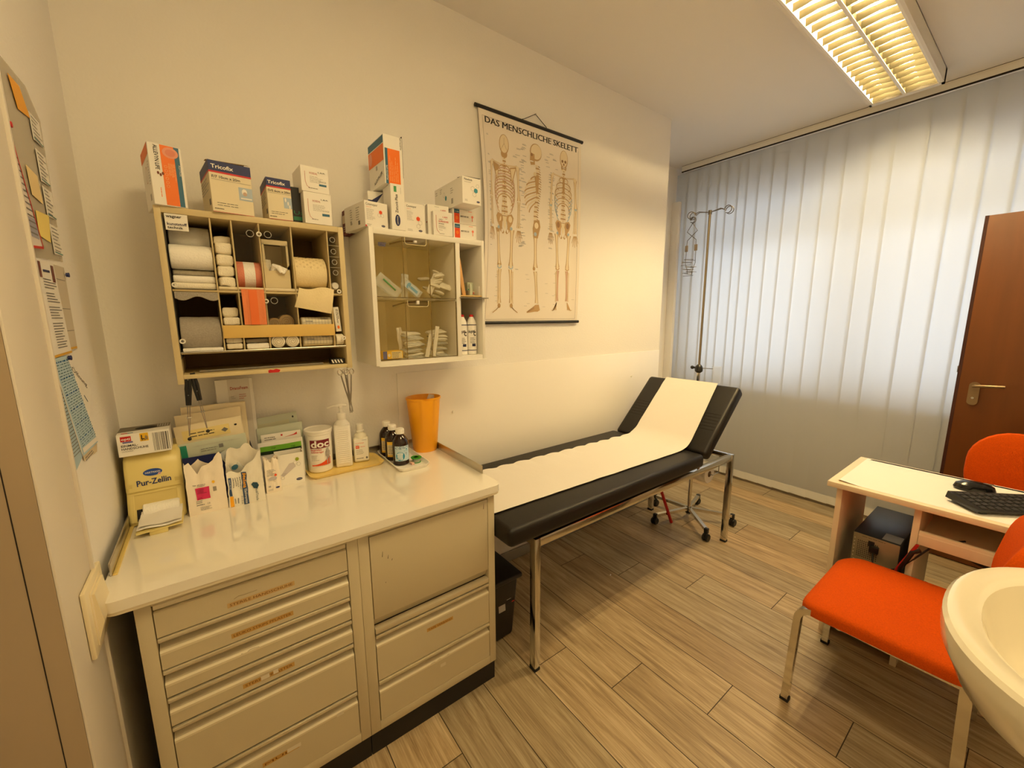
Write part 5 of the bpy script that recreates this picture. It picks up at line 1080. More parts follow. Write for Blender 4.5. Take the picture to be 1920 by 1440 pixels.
AQ = mat('aqua_film', (214, 222, 206), .25, alpha=.75)
sachet('sterile_envelope', 'milky see-through envelope standing in the middle of the right hand packets', 'packet', (.445, -.065, WZ), .15, .200, .006, (math.radians(-3), math.radians(-2), 0), AQ, 53, amp=.002)
sachet('sterile_envelope', 'grey green see-through envelope standing rearmost of the right hand packets', 'packet', (.443, -.045, WZ), .148, .235, .006, (math.radians(-3), math.radians(-4), 0), AQ, 54, extra=lambda m, F, w, h: (m.fell(F, w*.40, h*.93, .003, .004, BLACKT, .001), m.frect(F, -w*.45, h*.5, w*.3, h*.9, mat('grey_green_sheet', (196, 196, 170), .7), .0006)), amp=.002)
# blue box with upright envelopes
carton('blue_carton', 'dark blue open carton holding upright envelopes behind the paper bag', 'box', (.152, -.160, WZ), 0, .188, .10, .160, base=NAVY, open_top=True)
def en(m, F, w, h): m.frect(F, -w*.40, h*.80, w*.30, h*.93, mat('pale_yellow_label', (240, 220, 150), .6)); m.fine(F, -w*.30, h*.88, .10, 2, .010, BLACKT, h=.0025, off=.001); m.fpoly(F, [(.03, h*.86), (.04, h*.89), (.05, h*.86), (.04, h*.83)], GREYT, .001); m.fell(F, w*.40, h*.90, .004, .003, BLACKT, .001)
def en1(m, F, w, h):
    m.frect(F, -w*.48, h*.72, -w*.39, h*.97, mat('teal_strip', (30, 140, 116), .5)); m.fine(F, -w*.2, h*.86, .05, 2, .007, GREYT, h=.002, off=.001); m.frect(F, .012, h*.84, .024, h*.90, GREYT, .001); m.fine(F, -w*.2, h*.77, .10, 2, .008, LGREYT, h=.002)
    m.frect(F, -w*.3, h*.925, w*.4, h*.93, LGREYT)
EV = mat('cream_envelope', (238, 224, 192), .6, bump=.2, bscale=60)
sachet('sterile_envelope', 'see-through envelope with teal strip, frontmost in the dark blue carton', 'packet', (.246, -.145, WZ+.003), .180, .205, .006, (math.radians(1), math.radians(-3), 0), AQ, 61, extra=en1, amp=.002)
sachet('sterile_envelope', 'envelope with pale yellow label, second in the dark blue carton', 'packet', (.246, -.125, WZ+.003), .180, .258, .007, (math.radians(-2), math.radians(-4), 0), EV, 62, extra=en, amp=.002)
sachet('sterile_envelope', 'large cream envelope, third in the dark blue carton', 'packet', (.246, -.105, WZ+.003), .178, .288, .008, (math.radians(-3), math.radians(-3), 0), EV, 63, amp=.0025)
carton('sterile_envelope', 'largest cream envelope standing rearmost in the dark blue carton', 'packet', (.160, -.080, WZ+.003), 0, .178, .012, .305, base=EV)
def dr(m, F): m.frect(F, .035, .02, .100, .386, mat('faint_grey_panel', (214, 208, 200), .7)); m.ftext(F, .042, .348, .052, .0105, 'DracoFoam', mat('brick_red', (170, 50, 40), .6), bold=.015, off=.001); m.fine(F, .066, .328, .022, 3, .007, MATS['brick_red'], h=.002, off=.001); m.fine(F, .042, .322, .014, 2, .006, LGREYT, off=.001)
carton('foam_dressing', 'tall white foam dressing packet with red lettering leaning on the wall', 'packet', (.258, -.050, WZ), math.radians(1), .110, .010, .386, front=dr, base=WHITE2)
# yellow tray with three bottles
def tray(name, label, loc, w, d, h, mt, rz):
    m = MB(); r = .028
    def ring(k, z): return [(x, y, z) for x, y in rrect(-w/2*k, w/2*k, -d/2*k, d/2*k, r, 6)]
    def ring2(o, z): return [(x, y, z) for x, y in rrect(-w/2+o, w/2-o, -d/2+o, d/2-o, r-o*.5, 6)]
    rs = [ring2(.010, 0), ring2(.002, h*.7), ring2(0, h), ring2(.003, h), ring2(.006, h*.7), ring2(.013, .003)]; n = len(rs[0])
    m.add([p for q in rs for p in q], [(i*n+k, i*n+(k+1) % n, (i+1)*n+(k+1) % n, (i+1)*n+k) for i in range(5) for k in range(n)]+[tuple(range(n))[::-1], tuple(5*n+k for k in range(n))], mt)
    return tag(m.build(name, loc=loc, rz=rz), label, 'tray')
tray('serving_tray', 'yellow rounded plastic tray under the three white bottles', (.648, -.103, WZ), .285, .155, .0125, YTRAY, math.radians(1))
tray('instrument_tray', 'white rounded tray under the brown bottles and green tape', (.8655, -.168, WZ), .135, .292, .016, PUMPW, math.radians(-1))
tb = thing('gel_tub', 'large white tub with dark red lettered label at the left of the yellow tray', 'tub', (.563, -.082, WZ+.0035))
m = MB(); m.lathe([(.040, 0), (.044, .004), (.047, .150), (.050, .152), (.051, .163), (.049, .165), (.046, .163)], PUMPW, seg=44)
F = cylf((0, 0), .0465, -PI/2-.12); DRD = mat('dark_red_label', (120, 14, 34), .5)
m.frect(F, -.036, .100, .036, .132, DRD, .0015); m.ftext(F, -.032, .104, .064, .026, 'doc', WHITE, bold=.03, off=.0022); m.ftext(F, -.034, .091, .038, .0065, 'Ibuprofen', REDP, bold=.015, off=.0015); m.ftext(F, -.034, .082, .044, .0065, 'Schmerzgel', REDP, bold=.015, off=.0015)
m.fine(F, -.034, .070, .03, 4, .006, LGREYT, h=.002, off=.0015)
for i in range(10):
    a0, a1 = -.034+i*.007, -.034+(i+1)*.007; f = lambda a: .034+.028*((a+.034)/.07)**2
    m.fpoly(F, [(a0, .030), (a1, .030+.003*i/10), (a1, f(a1)), (a0, f(a0))], REDO, .0014)
m.fell(F, .026, .092, .0045, .006, LGREYT, .0022); m.fstroke(F, [(.026, .088), (.027, .066)], .013, mat('figure_grey', (168, 160, 156), .6), .002, w2=.010); m.fstroke(F, [(.019, .084), (.018, .066)], .003, MATS['figure_grey'], .0022); m.fstroke(F, [(.034, .084), (.035, .066)], .003, MATS['figure_grey'], .0022)
for dx in (-.003, .004): m.fstroke(F, [(.026+dx, .068), (.026+dx*1.3, .034)], .005, MATS['figure_grey'], .0022, w2=.003)
m.build('tub', tb)
m = MB(); m.lathe([(.0505, .158), (.0515, .160), (.0515, .167), (.049, .169), (.047, .165), (.001, .163)], PUMPW, seg=44); m.build('lid', tb)
pb = thing('pump_bottle', 'white ribbed square bottle with long pump nozzle on the yellow tray', 'bottle', (.652, -.084, WZ+.0035), math.radians(-14))
m = MB(); m.box((-.031, -.031, 0), (.031, .031, .172), PUMPW, .007, 3)
for i in range(17): m.box((-.022, -.0322, .016+i*.0082), (.022, -.030, .0205+i*.0082), PUMPW, .0008, 1)
m.lathe([(.030, .171), (.022, .183), (.015, .190), (.0145, .196)], PUMPW, seg=24); m.build('body', pb)
m = MB(); m.lathe([(.0165, .192), (.0165, .216), (.0145, .218), (.006, .220), (.006, .236), (.008, .238), (.008, .246)], PUMPW, seg=20)
m.tube([(.022, .004, .246), (.0, 0, .250), (-.03, -.006, .249), (-.050, -.010, .243)], [.005, .0065, .0045, .0035], PUMPW, 10); m.build('pump', pb)
cb = thing('lotion_bottle', 'translucent square bottle with printed white label at the right of the yellow tray', 'bottle', (.722, -.080, WZ+.0035), math.radians(-12))
TP = mat('translucent_plastic', (226, 220, 200), .3); m = MB(); m.box((-.030, -.020, 0), (.030, .020, .105), TP, .008, 3); m.lathe([(.024, .100), (.021, .115), (.013, .124), (.013, .130)], TP, seg=24, sx=1.1, sy=.85)
F = plan((0, -.0203, 0), (1, 0, 0), (0, 0, 1)); m.frect(F, -.026, .008, .026, .100, WHITE, .0006); m.ftext(F, .004, .093, .018, .003, 'schülke', BLUEG, off=.001); m.ftext(F, -.023, .081, .034, .0045, 'octenisept', REDO, off=.001); m.fine(F, -.023, .075, .014, 1, .003, GREYT, off=.001); m.frect(F, -.022, .060, -.008, .072, REDO, .0009); m.ftext(F, -.020, .0635, .010, .005, 'KP', WHITE, off=.0014); m.fine(F, -.004, .066, .022, 1, .004, REDO, off=.001); m.fine(F, -.021, .052, .032, 4, .0055, LGREYT, off=.001); m.fine(F, -.021, .016, .030, 1, .004, GREYT, h=.003, off=.001); m.fell(F, .019, .018, .004, .005, GREYT, .001); m.build('body', cb)
m = MB(); m.lathe([(.016, .127), (.016, .133), (.0135, .134), (.0135, .158), (.012, .160), (.001, .160)], mat('frosted_cap', (236, 232, 222), .3), seg=22); m.build('cap', cb)
BRN = mat('brown_glass', (34, 14, 6), .08, spec=.6)
def brown(loc, sc_, lab, blue):
    t = thing('medicine_bottle', lab, 'bottle', loc, math.radians(-4))
    m = MB(); m.lathe([(.028, 0), (.032, .004), (.032, .088), (.030, .100), (.022, .114), (.013, .124), (.012, .134)], BRN, seg=36); F = cylf((0, 0), .0322, -PI/2-.12)
    if blue:
        LB = mat('light_blue_label', (196, 218, 232), .5); CY = mat('cyan_disc', (20, 140, 180), .5); m.frect(F, -.030, .020, .034, .082, LB, .0006)
        for i in range(40): m.fell(F, R.uniform(-.028, .032), R.uniform(.070, .081), .002, .0012, mat('blue_speck', (110, 140, 176), .5), .001, n=6)
        m.fell(F, -.008, .040, .0175, .0185, CY, .0012, n=26); m.ftext(F, -.021, .046, .024, .0055, 'Wasserstoff-', WHITE, off=.002, bold=.02); m.ftext(F, -.021, .037, .017, .0055, 'peroxid', WHITE, off=.002, bold=.02); m.ftext(F, -.021, .027, .023, .006, 'Lösung 3 %', WHITE, off=.002, bold=.02)
        m.ftext(F, .006, .060, .020, .0035, 'Apothek.', CY, off=.0012); m.fell(F, .018, .068, .003, .003, CY, .0012); m.fstroke(F, [(.010, .052), (.020, .053), (.016, .044)], .0014, NAVY, .0012)
    else:
        YL = mat('yellow_label', (244, 200, 70), .5); m.frect(F, -.030, .020, .030, .082, mat('cream_label', (238, 222, 178), .5), .0006); m.frect(F, -.030, .070, .030, .083, YL, .0009); m.frect(F, -.030, .018, .030, .026, YL, .0009); m.fine(F, -.026, .064, .05, 6, .0065, GREYT, h=.0025, off=.001)
    m.build('body', t)
    m = MB(); m.lathe([(.0165, .128), (.0168, .146), (.015, .149), (.001, .150)], PUMPW, seg=24)
    for i in range(24): a = 2*PI*i/24; m.tube([(.0168*math.cos(a), .0168*math.sin(a), .130), (.0168*math.cos(a), .0168*math.sin(a), .145)], .0005, PUMPW, 4)
    m.build('cap', t)
brown((.838, -.068, WZ+.0035), 1, 'brown medicine bottle rearmost of the three on the white tray', False)
brown((.8375, -.138, WZ+.0035), 1, 'brown medicine bottle with yellow edged label, middle one on the white tray', False)
brown((.842, -.213, WZ+.0035), 1, 'brown medicine bottle with light blue label at the front of the white tray', True)
gt = thing('tape_spool', 'green tape spool lying in the front right corner of the white tray', 'tape', (.898, -.235, WZ+.0035)); GSP = mat('green_spool', (40, 150, 40), .4)
m = MB(); m.lathe([(.010, .018), (.022, .0185), (.022, .021), (.010, .0215)], GSP, seg=26); m.lathe([(.010, .002), (.019, .002), (.019, 0), (.010, 0)], GSP, seg=26); m.lathe([(.010, .0), (.010, .0215)], GSP, seg=20); m.build('spool', gt)
m = MB(); m.cyl((0, 0, .002), .0155, .0165, mat('grey_tape_roll', (170, 176, 160), .6)); m.build('tape', gt)
tag(pad('cotton_swab', '', '', (.866, -.262, WZ+.0035), (.880, -.240, WZ+.012), mat('pinkish_cotton', (236, 190, 170), .9)), 'small pinkish ball of cotton beside the green tape spool', 'cotton')
sh_ = thing('sharps_bin', 'tall orange yellow sharps cup at the back right of the worktop', 'cup', (1.001, -.100, WZ), math.radians(-8)); OY = mat('orange_yellow_plastic', (250, 172, 20), .4)
m = MB(); m.lathe([(.001, .002), (.048, 0), (.051, .004), (.070, .236), (.0735, .238), (.0735, .246), (.071, .247), (.068, .238), (.050, .008), (.001, .006)], OY, seg=44, fn=lambda x, y, h: (x*1.06, max(-.052-(h*.06), y)*.92)); m.build('bin', sh_)
m = MB(); m.poly([(.02, .035, .215), (.055, .015, .225), (.052, .005, .249), (.035, .030, .251)], WHITE2); m.build('paper_corner', sh_)

# ================================================================== LEFT WALL PAPERS
def wallpoly(name, label, cat, pts, x, mt, art=None, group=None, t=.0006, curl=0):
    m = MB(); F = Fr(lambda a, b, off=0: Vector((x+off, -a, b)))   # u = -y
    n = len(pts); m.add([(x, p[0], p[1]) for p in pts]+[(x+t, p[0], p[1]) for p in pts], [tuple(range(n, 2*n)), tuple(range(n))[::-1]]+[(i, (i+1) % n, n+(i+1) % n, n+i) for i in range(n)], mt)
    if art: art(m, Fr(lambda a, b, off=0: Vector((x+t+off, a, b))))
    return tag(m.build(name, smooth=False), label, cat, group)
SLV = mat('clear_sleeve', (214, 204, 184), .2, alpha=.55)
wallpoly('plastic_sleeve', 'large clear plastic sleeve holding notes high on the left wall', 'sleeve', [(-.570, 1.535), (-.335, 1.551), (-.312, 1.862), (-.385, 1.905), (-.570, 1.900)], .001, SLV)
wallpoly('sticky_note', 'orange sticky note at the top of the clear sleeve', 'note', [(-.476, 1.827), (-.403, 1.836), (-.441, 1.882), (-.502, 1.880)], .0032, mat('orange_note', (246, 176, 60), .7))
wallpoly('sticky_note', 'pale faded note in the middle of the clear sleeve', 'note', [(-.490, 1.665), (-.425, 1.660), (-.430, 1.715), (-.495, 1.72)], .0032, mat('pale_note', (240, 216, 160), .7))
wallpoly('sticky_note', 'light yellow note near the bottom of the clear sleeve', 'note', [(-.491, 1.586), (-.420, 1.582), (-.397, 1.642), (-.486, 1.636)], .0032, mat('light_yellow_note', (244, 222, 130), .7))
for i, (z0, z1, lb) in enumerate(((1.795, 1.850, 'topmost'), (1.712, 1.778, 'second'), (1.640, 1.703, 'third'), (1.560, 1.625, 'lowest'))):
    def ca(m, F, z0=z0, z1=z1):
        for k in range(7): m.frect(F, -.402+.003, z1-.008-k*.008, -.402+.03+.03*R.random(), z1-.0062-k*.008, GREYT, .0006)
        m.frect(F, -.402, z0+.004, -.34, z0+.0065, mat('teal_line', (40, 120, 120), .5), .0006)
    wallpoly('appointment_card', lb+' of the four white printed cards in the clear sleeve', 'card', [(-.405, z0), (-.338, z0+.004), (-.338, z1), (-.405, z1)], .0032, WHITE, ca)
def rd(m, F):
    for a, b_ in (((-.577, 1.775), (-.497, 1.561)), ((-.497, 1.561), (-.574, 1.554))): m.fstroke(F, [a, b_], .005, REDP, .0008)
    for k in range(15): m.frect(F, -.566, 1.735-.011*k, -.566+min(.05, .006+.0040*k), 1.738-.011*k, GREYT, .0006)
    m.frect(F, -.572, 1.575, -.512, 1.612, mat('grey_blue_panel', (160, 160, 180), .6), .0004)
wallpoly('red_edged_sheet', 'tilted notice with a red edge hanging beside the door frame', 'notice', [(-.577, 1.552), (-.497, 1.561), (-.572, 1.775), (-.577, 1.775)], .0055, mat('lilac_white_paper', (224, 216, 212), .7), rd)
def pin(x, y, z, mt, lab):
    m = MB(); m.lathe([(.001, 0), (.0012, .001), (.005, .0015), (.0045, .004), (.0055, .005), (.005, .007), (.001, .0075)], mt, seg=12, ax=0); tag(m.build('drawing_pin', loc=(x, y, z)), lab, 'pin')
pin(.004, -.570, 1.768, REDP, 'red drawing pin above the red edged notice'); pin(.003, -.346, 1.520, NAVY, 'dark blue drawing pin at the top of the grey sheet'); pin(.005, -.466, 1.333, NAVY, 'dark blue drawing pin above the blue printed lists')
def gsh(m, F):
    for k in range(14): m.frect(F, -.572, 1.50-.011*k, -.545, 1.502-.011*k, LGREYT, .0004)
    for z in (1.505, 1.44, 1.39): m.frect(F, -.44, z, -.35, z+.0012, GREYT, .0004)
    m.frect(F, -.573, 1.348, -.35, 1.353, mat('mustard_line', (220, 170, 50), .6), .0004)
wallpoly('grey_sheet', 'greyish printed sheet pinned behind the white letter', 'sheet', [(-.573, 1.340), (-.348, 1.346), (-.338, 1.537), (-.573, 1.534)], .001, mat('greyish_paper', (206, 196, 178), .7), gsh)
def le(m, F):
    m.frect(F, -.545, 1.50, -.530, 1.531, mat('maroon_logo', (110, 60, 56), .6), .0006); m.frect(F, -.462, 1.495, -.443, 1.530, MATS['maroon_logo'], .0006); m.fpoly(F, [(-.520, 1.512), (-.475, 1.513), (-.475, 1.518), (-.520, 1.517)], NAVY, .0006)
    for k in range(26):
        if k in (4, 9, 15): continue
        m.frect(F, -.530+.0006*k, 1.497-.0056*k, -.530+.0006*k+R.uniform(.05, .09), 1.499-.0056*k, GREYT, .0006)
    m.fstroke(F, [(-.552, 1.342), (-.418, 1.344)], .005, mat('mustard_line', (220, 170, 50), .6), .0008)
wallpoly('letter_sheet', 'white letter with two maroon marks on the grey sheet', 'letter', [(-.556, 1.341), (-.416, 1.342), (-.436, 1.538), (-.548, 1.536)], .0035, WHITE2, le)
LBP = mat('light_blue_paper', (182, 208, 224), .7)
def bs(m, F):
    def q(u, v): a = (-.565+(.10)*u, 1.338); b_ = (-.478+.145*u, 1.118); return (a[0]+(b_[0]-a[0])*v, a[1]+(b_[1]-a[1])*v)
    for k in range(34):
        v = .04+.027*k; u = 0
        while u < .9: l = R.uniform(.08, .25); a, b_ = q(u+.03, v), q(min(.97, u+l*.8), v); m.fstroke(F, [a, b_], .0016 if k % 6 else .0032, BLUEG if k % 6 else mat('strong_blue', (30, 100, 160), .5), .0006); u += l
    m.fpoly(F, [(-.478, 1.118), (-.333, 1.112), (-.336, 1.124), (-.482, 1.130)], WHITE2, .0007)
wallpoly('price_list', 'light blue printed list, right one of the two below the letter', 'list', [(-.479, 1.112), (-.333, 1.108), (-.466, 1.338), (-.565, 1.338)], .0045, LBP, bs)
def b2(m, F):
    for k in range(24):
        z = 1.30-.0075*k; xr = -.565+(1.338-z)*.36; m.frect(F, -.574, z, max(-.568, xr-.004), z+.002, GREYT, .0006)
    m.fstroke(F, [(-.563, 1.332), (-.482, 1.112)], .007, WHITE2, .0008)
wallpoly('price_list', 'light blue printed list, left one of the two, close to the door frame', 'list', [(-.575, 1.092), (-.479, 1.112), (-.563, 1.336), (-.575, 1.336)], .0030, mat('blue_grey_paper', (170, 196, 212), .7), b2)
wallpoly('white_flyer', 'white leaflet sticking out diagonally behind the blue lists', 'leaflet', [(-.40, 1.15), (-.343, 1.185), (-.290, 1.240), (-.451, 1.325)], .0015, WHITE, lambda m, F: (m.ftext(F, -.435, 1.303, .12, .011, 'Öffnung', GREYT, rot=-.47), m.fstroke(F, [(-.37, 1.235), (-.345, 1.215)], .003, BLUEG)))
wallpoly('torn_paper', 'torn strip of beige paper below the right blue list', 'paper', [(-.470, 1.098), (-.345, 1.086), (-.322, 1.118), (-.333, 1.125), (-.47, 1.112)], .0022, mat('beige_torn', (216, 198, 164), .8), lambda m, F: m.fine(F, -.46, 1.100, .10, 2, .006, GREYT))
sw = thing('light_switch', 'cream light switch with pressed rocker on the door frame edge', 'light switch', (.0045, -.618, .813))
m = MB(); SWM = mat('cream_switch', (240, 226, 190), .3); m.box((0, -.070, -.073), (.009, .070, .073), SWM, .003); m.build('frame', sw)
m = MB(); m.box((.0085, -.048, -.058), (.011, .048, .058), SWM, .001); m.prism([(.011, -.050), (.022, -.012), (.015, .052), (.011, .052)], 1, -.040, .040, SWM); m.build('rocker', sw)

# ================================================================== DESK CORNER
WOODL = mat('maple_laminate', (232, 214, 184), .45, var=.03, vscale=3, stretch=(2, 30, 2)); 
dk_ = thing('desk', 'pale wooden computer desk on the right in front of the blinds', 'desk', (2.56, -1.75, 0)); ox, oy = -2.56, 1.75
def DB_(m, a, b_, *k): m.box((a[0]+ox, a[1]+oy, a[2]), (b_[0]+ox, b_[1]+oy, b_[2]), *k)
m = MB(); DB_(m, (2.318, -2.06, .697), (2.808, -1.257, .720), WOODL, .002); m.build('desk_top', dk_)
for y in (-1.303, -1.5445, -2.02):
    m = MB(); DB_(m, (2.36, y, 0), (2.78 if y < -1.54 else 2.79, y+.020, .697), WOODL, .001); m.build('side_panel', dk_)
m = MB(); DB_(m, (2.352, -2.0, .550), (2.368, -1.546, .604), WOODL, .002); DB_(m, (2.3515, -2.0, .588), (2.353, -1.546, .592), mat('pale_groove', (246, 232, 206), .4)); DB_(m, (2.368, -1.99, .565), (2.66, -1.55, .575), WOODL); m.build('keyboard_drawer', dk_)
m = MB(); DB_(m, (2.66, -2.0, .56), (2.675, -1.546, .697), mat('drawer_back', (196, 164, 116), .5)); m.build('back_panel', dk_)
m = MB(); DB_(m, (2.37, -1.5245, .045), (2.78, -1.303, .063), WOODL); m.build('shelf', dk_)
pc = thing('computer', 'black and silver desktop computer standing in the desk with its back to the room', 'computer', (2.392, -1.500, .0635))
m = MB(); NVC = mat('blue_black_metal', (44, 52, 62), .35, .4); m.box((.004, 0, 0), (.385, .150, .440), NVC, .003)
F = plan((.06, .02, .4402), (0, 1, 0), (-1, 0, 0)); m.box((.012, .004, .4400), (.085, .06, .4406), mat('grey_label', (120, 122, 118), .5)); m.build('case', pc)
m = MB(); GB = mat('dull_grey_metal', (150, 142, 118), .4, .6); m.box((.0, .002, .002), (.0045, .148, .438), GB, .001); F = plan((-.0003, .150, 0), (0, -1, 0), (0, 0, 1))
for i in range(11):
    for j in range(9): m.fell(F, .020+i*.0062, .340+j*.0085, .0019, .0026, SEAM, n=6)
m.frect(F, .052, .395, .072, .420, BLACKT, .0008); m.fine(F, .03, .430, .1, 1, .004, SEAM, h=.0015); m.frect(F, .01, .318, .14, .321, mat('bright_edge2', (220, 210, 180), .3), .001)
for k in range(6): m.fell(F, .008, .335+k*.016, .0022, .0022, mat('bright_edge2', (220, 210, 180), .3), n=8)
m.build('back_plate', pc)
m = MB(); m.box((-.016, .062, .375), (0, .092, .405), BLACK, .003); m.tube([(-.012, .078, .38), (-.03, .07, .335), (-.03, .03, .330), (-.028, -.01, .36), (-.03, -.05, .43), (-.028, -.085, .49), (-.02, -.12, .52), (.02, -.16, .53)], .0035, BLACK); m.build('power_cable', pc)
m = MB(); m.tube([(2.355, -1.49, .36), (2.345, -1.505, .43), (2.338, -1.53, .50), (2.335, -1.55, .555)], .0055, mat('red_cable', (170, 24, 20), .4)); m.tube([(2.355, -1.49, .36), (2.353, -1.487, .2), (2.36, -1.485, .07)], .0055, MATS['red_cable']); tag(m.build('red_cable'), 'red cable running down beside the computer in the desk', 'cable')
m = MB(); m.tube([(2.35, -1.51, .36), (2.34, -1.515, .44), (2.334, -1.54, .52), (2.338, -1.56, .535)], .008, BLACK); m.tube([(2.35, -1.51, .36), (2.352, -1.508, .2), (2.355, -1.506, .07)], .008, BLACK); tag(m.build('black_cable'), 'thick black cable bundled with the red one in front of the desk divider', 'cable')
def dm(m, F):
    for r_ in range(3): m.fine(F, .06, .012+.009*(2-r_), .22, 1, .008, BLACKT, h=.003); m.fine(F, .46, .014+.009*(2-r_), .14, 1, .008, BLACKT, h=.004)
m = MB(); m.surf(lambda u, v: (2.345+.455*v, -1.285-.72*u, .7207+(.008*max(0, .05-v)/.05*max(0, .10-u)/.10*1)), 20, 20, mat('desk_pad_paper', (240, 236, 228), .6))
F = plan((2.798, -1.29, .7209), (0, -1, 0), (-1, 0, 0)); m.frect(F, .01, .002, .70, .020, mat('grey_blue_strip', (206, 212, 224), .5), .0002)
for k, (u0, l) in enumerate(((.05, .20), (.055, .22), (.06, .25), (.38, .26), (.40, .2))):
    x = u0
    while x < u0+l: w_ = R.uniform(.004, .012); m.frect(F, x, .024+.009*(k % 3), x+w_, .028+.009*(k % 3), BLACKT if k < 3 else GREYT, .0004); x += w_+.003
m.fstroke(F, [(.17+.02*i, .20-.03*math.sin(i*.28)) for i in range(12)], .014, mat('pale_blue_swoosh', (200, 212, 214), .6), .0004)
tag(m.build('desk_pad'), 'large paper desk pad with printed edge covering the desk top', 'desk pad')
kb = thing('keyboard', 'black keyboard tilted on its feet at the right edge of the desk', 'keyboard', (2.50, -1.80, .7215)); m = MB()
m.add([(-.06, .0, .016), (.07, .0, .034), (.07, -.35, .034), (-.06, -.35, .016), (-.055, .01, .008), (.065, .01, .012), (.065, -.35, .012), (-.055, -.35, .008)], [(0, 3, 2, 1)[::-1], (4, 5, 6, 7)[::-1], (0, 1, 5, 4), (3, 0, 4, 7), (1, 2, 6, 5)], BLACK)
m2 = MB(); nrm = Vector((-.018, 0, .13)).normalized()
for r_ in range(5):
    for c_ in range(14):
        p = Vector((-.05+.0225*r_, -.012-.024*c_, .0165+.0031*r_)); u_ = Vector((.019, 0, .0026)); v_ = Vector((0, -.020, 0)); n_ = nrm*.005; a = [p, p+u_, p+u_+v_, p+v_]; c4 = [q+n_+(p+u_/2+v_/2-q)*.16 for q in a]
        m2.add(a+c4, [(4, 5, 6, 7)[::-1]]+[(i, (i+1) % 4, 4+(i+1) % 4, 4+i) for i in range(4)], mat('key_caps', (34, 34, 36), .5))
kb.location = (2.407, -1.641, .7215); kb.rotation_euler = (0, 0, math.radians(45)); m.build('frame', kb); m2.build('keys', kb); m = MB(); m.box((.045, -.03, 0), (.06, -.01, .014), BLACK, .001); m.box((-.05, -.03, 0), (-.04, -.01, .009), BLACK, .001); m.build('foot', kb)
m = MB(); m.lathe([(.001, 0), (.055, .0), (.060, .008), (.054, .024), (.036, .034), (.001, .038)], mat('glossy_black', (16, 16, 18), .18), seg=28, fn=lambda x, y, h: (x*.62, y)); m.box((-.004, -.05, .030), (.004, -.02, .036), STEELD, .002); o = m.build('computer_mouse', loc=(2.655, -1.645, .7213), rz=math.radians(20)); tag(o, 'black computer mouse lying behind the keyboard on the desk', 'mouse')

# ================================================================== CHAIRS
ORF = mat('orange_upholstery', (212, 82, 6), .95, var=.25, vscale=260, bump=.8, bscale=600, spec=.15)
def cushion(m, a, b_, mt, bev, fall=0, curve=0, ax=1):
    cx, cy = (a[0]+b_[0])/2, (a[1]+b_[1])/2
    def df(co):
        x, y, z = co; 
        if fall: q = max(0, (y-(b_[1]-.12))/.12); z = z-fall*q*q
        if curve: y = y+curve*((x-cx)/((b_[0]-a[0])/2))**2
        return (x, y, z)
    m.box(a, b_, mt, bev, 5, deform=df, cuts=6)
def seat_shape(m, x0, x1, y0, y1, z0, z1, r, mt, fall=.02):
    """rounded plan, domed top, front (high y) falling away"""
    o = rrect(x0, x1, y0, y1, r, 6); n = len(o); cx, cy = (x0+x1)/2, (y0+y1)/2; L_ = []
    def zz(x, y, z): q = max(0, (y-(y1-.14))/.14); return z-fall*q*q
    for k, z in ((.96, z0), (1, z0+.008), (1, z1-.018), (.985, z1-.008), (.95, z1-.001), (.8, z1+.004), (.4, z1+.006), (.02, z1+.006)):
        L_.append([(cx+(x-cx)*k, cy+(y-cy)*k, zz(cx+(x-cx)*k, cy+(y-cy)*k, z)) for x, y in o])
    m.add([p for q in L_ for p in q], [(i*n+k, i*n+(k+1) % n, (i+1)*n+(k+1) % n, (i+1)*n+k) for i in range(len(L_)-1) for k in range(n)]+[tuple(range(n))[::-1], tuple((len(L_)-1)*n+k for k in range(n))], mt)
def back_shape(m, w, h, r, t, mt, curve=.03, lean=.10):
    """padded backrest in its own x-z plane, front to +y, base at z=0"""
    o = rrect(-w/2, w/2, 0, h, r, 7); n = len(o); L_ = []
    for k, y in ((.9, -t), (.97, -t*.9), (1, -t*.5), (.98, -t*.12), (.92, 0), (.5, .004), (.02, .005)):
        L_.append([(x*k, y+curve*(x*k/(w/2))**2-lean*(h/2+(z-h/2)*k), h/2+(z-h/2)*k) for x, z in o])
    m.add([p for q in L_ for p in q], [(i*n+k, i*n+(k+1) % n, (i+1)*n+(k+1) % n, (i+1)*n+k)[::-1] for i in range(len(L_)-1) for k in range(n)]+[tuple(range(n)), tuple((len(L_)-1)*n+k for k in range(n))[::-1]], mt)
vc = thing('visitor_chair', 'orange upholstered visitor chair with chrome tube legs beside the desk', 'chair', (2.075, -1.55, 0))
m = MB(); seat_shape(m, -.245, .245, -.225, .215, .388, .438, .07, ORF, .022); m.build('seat', vc)
m = MB(); m.box((-.225, -.21, .380), (.225, .19, .390), BLACK, .004); m.build('seat_pan', vc)
m = MB(); back_shape(m, .42, .30, .11, .05, ORF, .045, .16); o = m.build('backrest', vc); o.location = (-.0, -.205, .53)
